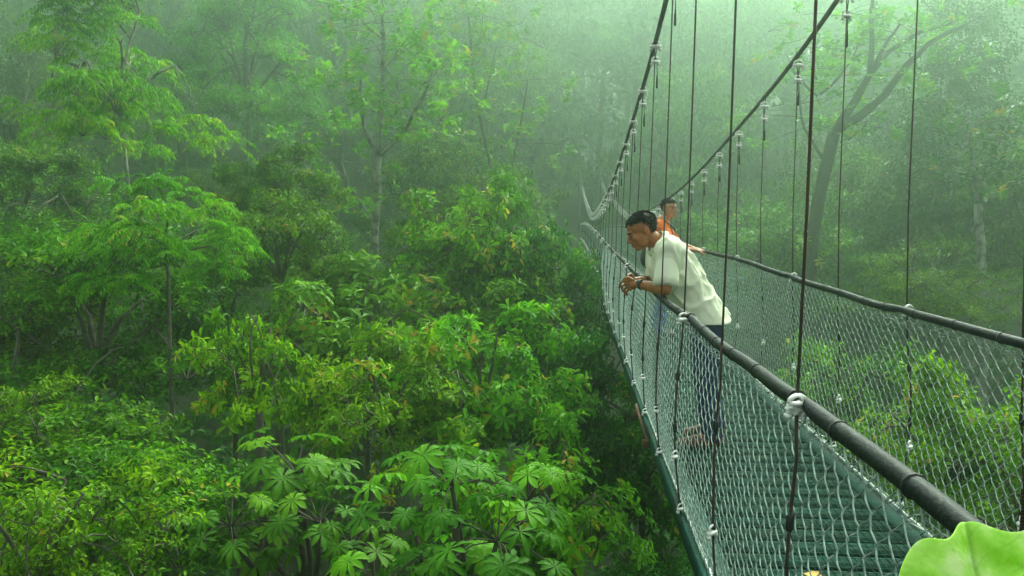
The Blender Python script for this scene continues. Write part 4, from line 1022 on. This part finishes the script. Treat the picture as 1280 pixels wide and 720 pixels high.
def man_orange():
    gz = float(deckz_s(10.0)) - .005
    off = Vector((1.2, 10.0, gz)); e = empty('person', off)
    tag(e, 'man in orange shirt and blue jeans standing at the right handrail further away', 'person')
    V3 = lambda x, y, z: Vector((x, y, z)) - off
    O = Vector((1.215, 9.95, .185)); Q = frame((.66, -.75, -.03), (-.1, 0, 1)); body = MB(); Ol = O - off
    head_volumes(body, Ol, Q)
    nb = V3(1.13, 10.0, .02); chest = V3(1.10, 10.0, -.20); waist = V3(1.12, 10.0, -.42); hip = V3(1.13, 10.0, -.54)
    body.capsule(Ol + Q @ Vector((-.03, 0, -.06)), nb, .054, .060); body.capsule(nb, chest, .09, .125); body.capsule(chest, waist, .125, .115); body.capsule(waist, hip, .115, .12)
    sn, sf = V3(1.07, 9.81, -.03), V3(1.16, 10.20, -.035)
    body.capsule(sn, sf, .06, .06)
    en, ef = V3(1.30, 9.74, -.31), V3(1.38, 10.30, -.26); wn, wf = V3(1.50, 9.86, -.315), V3(1.56, 10.15, -.31)
    for a, b, c in ((sn, en, wn), (sf, ef, wf)):
        body.capsule(a, b, .052, .040); body.capsule(b, b.lerp(c, .35), .041, .040); body.capsule(b.lerp(c, .35), c, .040, .026)
    hand_volumes(body, wn, (.85, .35, -.12), (0, -.2, 1), (.2, .9, 0), .5); hand_volumes(body, wf, (.85, -.3, -.12), (0, .2, 1), (.2, -.9, 0), .5)
    for s in (-1, 1):
        k = V3(1.15, 10 + .11 * s, gz + .46); a = V3(1.10, 10 + .12 * s, gz + .1)
        body.capsule(hip + Vector((0, .09 * s, -.02)), k, .09, .058); body.capsule(k, a, .055, .038)
    remesh(body, 'body', M['skin2'], e, .006, 4)
    head_details(e, O, Q, off, M['hair2'], 5, .062)
    sh = MB(); sh.capsule(nb + Vector((0, 0, -.02)), chest, .088, .15); sh.capsule(chest, waist, .15, .14); sh.capsule(waist, hip, .14, .15)
    for s in (-1, 1): sh.capsule(chest + Vector((0, .06 * s, 0)), waist + Vector((0, .05 * s, 0)), .12, .115)
    for a, b, c in ((sn, en, wn), (sf, ef, wf)): sh.capsule(a, b, .074, .058); sh.capsule(nb + Vector((0, 0, -.02)), a, .07, .073)
    remesh(sh, 'shirt', M['orange'], e, .011, 5, .5, fold_noise(.009, 8, 2.2))
    cb = MB(); cb.tube([nb + Vector((0, 0, -.01)), nb + Vector((.003, 0, .035)), nb + Vector((.004, 0, .04)), nb + Vector((0, 0, .0))], [.080, .072, .078, .098], 24, False); cb.build('collar', M['orange'], e, True)
    tr = MB(); tr.capsule(hip + Vector((0, -.06, 0)), hip + Vector((0, .06, 0)), .13, .13)
    for s in (-1, 1):
        k = V3(1.15, 10 + .11 * s, gz + .46); a = V3(1.10, 10 + .12 * s, gz + .09)
        tr.capsule(hip + Vector((0, .085 * s, -.05)), k, .108, .08); tr.capsule(k, a, .078, .068)
    remesh(tr, 'trousers', M['jeans_blue'], e, .012, 4, .5, fold_noise(.008, 9, 3.1))
    for s in (-1, 1):
        f = MB(); a = V3(1.10, 10 + .12 * s, gz); f.capsule(a + Vector((-.03, 0, .045)), a + Vector((.10, 0, .042)), .042, .045); f.capsule(a + Vector((.10, 0, .038)), a + Vector((.19, 0, .03)), .044, .03)
        remesh(f, 'shoe', M['shoe_dark'], e, .009, 3)
    # backpack worn on his back
    bp = empty('backpack', (.96, 9.95, gz + .75)); tag(bp, 'black backpack on the back of the man in orange', 'backpack'); bo = Vector(bp.location)
    pk = MB(); pk.ell(Vector((.965, 9.93, -.36)) - bo, (.085, .15, .20)); pk.ell(Vector((.925, 9.93, -.42)) - bo, (.06, .12, .11)); remesh(pk, 'pack_body', M['black'], bp, .012, 3)
    for s in (-1, 1):
        st = MB(); st.tube([Vector((1.0, 9.96 + .10 * s, -.22)) - bo, Vector((1.06, 9.98 + .11 * s, .0)) - bo, Vector((1.15, 9.99 + .12 * s, .045)) - bo, Vector((1.27, 10 + .12 * s, -.06)) - bo, Vector((1.30, 10 + .13 * s, -.22)) - bo, Vector((1.14, 10 + .165 * s, -.42)) - bo], .008, 8); st.build('strap', M['black'], bp, True)
man_orange()

# ------------------------------------------------------------------ air, sky, sun
HD = 0.0112
mh = bpy.data.materials.new('haze'); mh.use_nodes = True; N = mh.node_tree.nodes; N.clear()
vo = N.new('ShaderNodeVolumePrincipled'); vo.inputs['Color'].default_value = (.66, .95, .72, 1); vo.inputs['Density'].default_value = HD; vo.inputs['Anisotropy'].default_value = .87
ou = N.new('ShaderNodeOutputMaterial'); mh.node_tree.links.new(vo.outputs[0], ou.inputs['Volume'])
hb = MB(); zmax = 52; hb.box((0, 67, (zmax - 14) / 2), (262, 190, zmax + 14)); ho = hb.build('haze', mh); tag(ho, 'pale green fog filling the valley', 'fog', kind='stuff')

w = bpy.data.worlds.new('World'); scn.world = w; w.use_nodes = True; N = w.node_tree.nodes; L = w.node_tree.links
bg = N['Background']; sky = N.new('ShaderNodeTexSky'); sky.sky_type = 'NISHITA'; sky.sun_disc = False
SE, SR = R(46), R(24)
sky.sun_elevation = SE; sky.sun_rotation = SR; sky.dust_density = 6; sky.air_density = 1.0; sky.ozone_density = 1
hs = N.new('ShaderNodeHueSaturation'); hs.inputs['Saturation'].default_value = .25; L.new(sky.outputs[0], hs.inputs['Color']); L.new(hs.outputs[0], bg.inputs['Color'])
bg.inputs['Strength'].default_value = .15
sd = bpy.data.lights.new('sun', 'SUN'); so = bpy.data.objects.new('sun', sd); COL.objects.link(so); sd.energy = 1.5; sd.angle = R(14); sd.color = (1, .97, .9)
# sun direction as in the sky: rotation measured from +Y towards +X
dirv = Vector((math.sin(SR) * math.cos(SE), math.cos(SR) * math.cos(SE), math.sin(SE)))
so.rotation_euler = dirv.to_track_quat('Z', 'Y').to_euler()

scn.render.engine = 'CYCLES'
scn.cycles.max_bounces = 5; scn.cycles.diffuse_bounces = 3; scn.cycles.glossy_bounces = 2; scn.cycles.transmission_bounces = 3; scn.cycles.volume_bounces = 1
scn.cycles.transparent_max_bounces = 4
scn.view_settings.view_transform = 'Standard'; scn.view_settings.look = 'None'; scn.view_settings.exposure = 1.4; scn.view_settings.gamma = 1
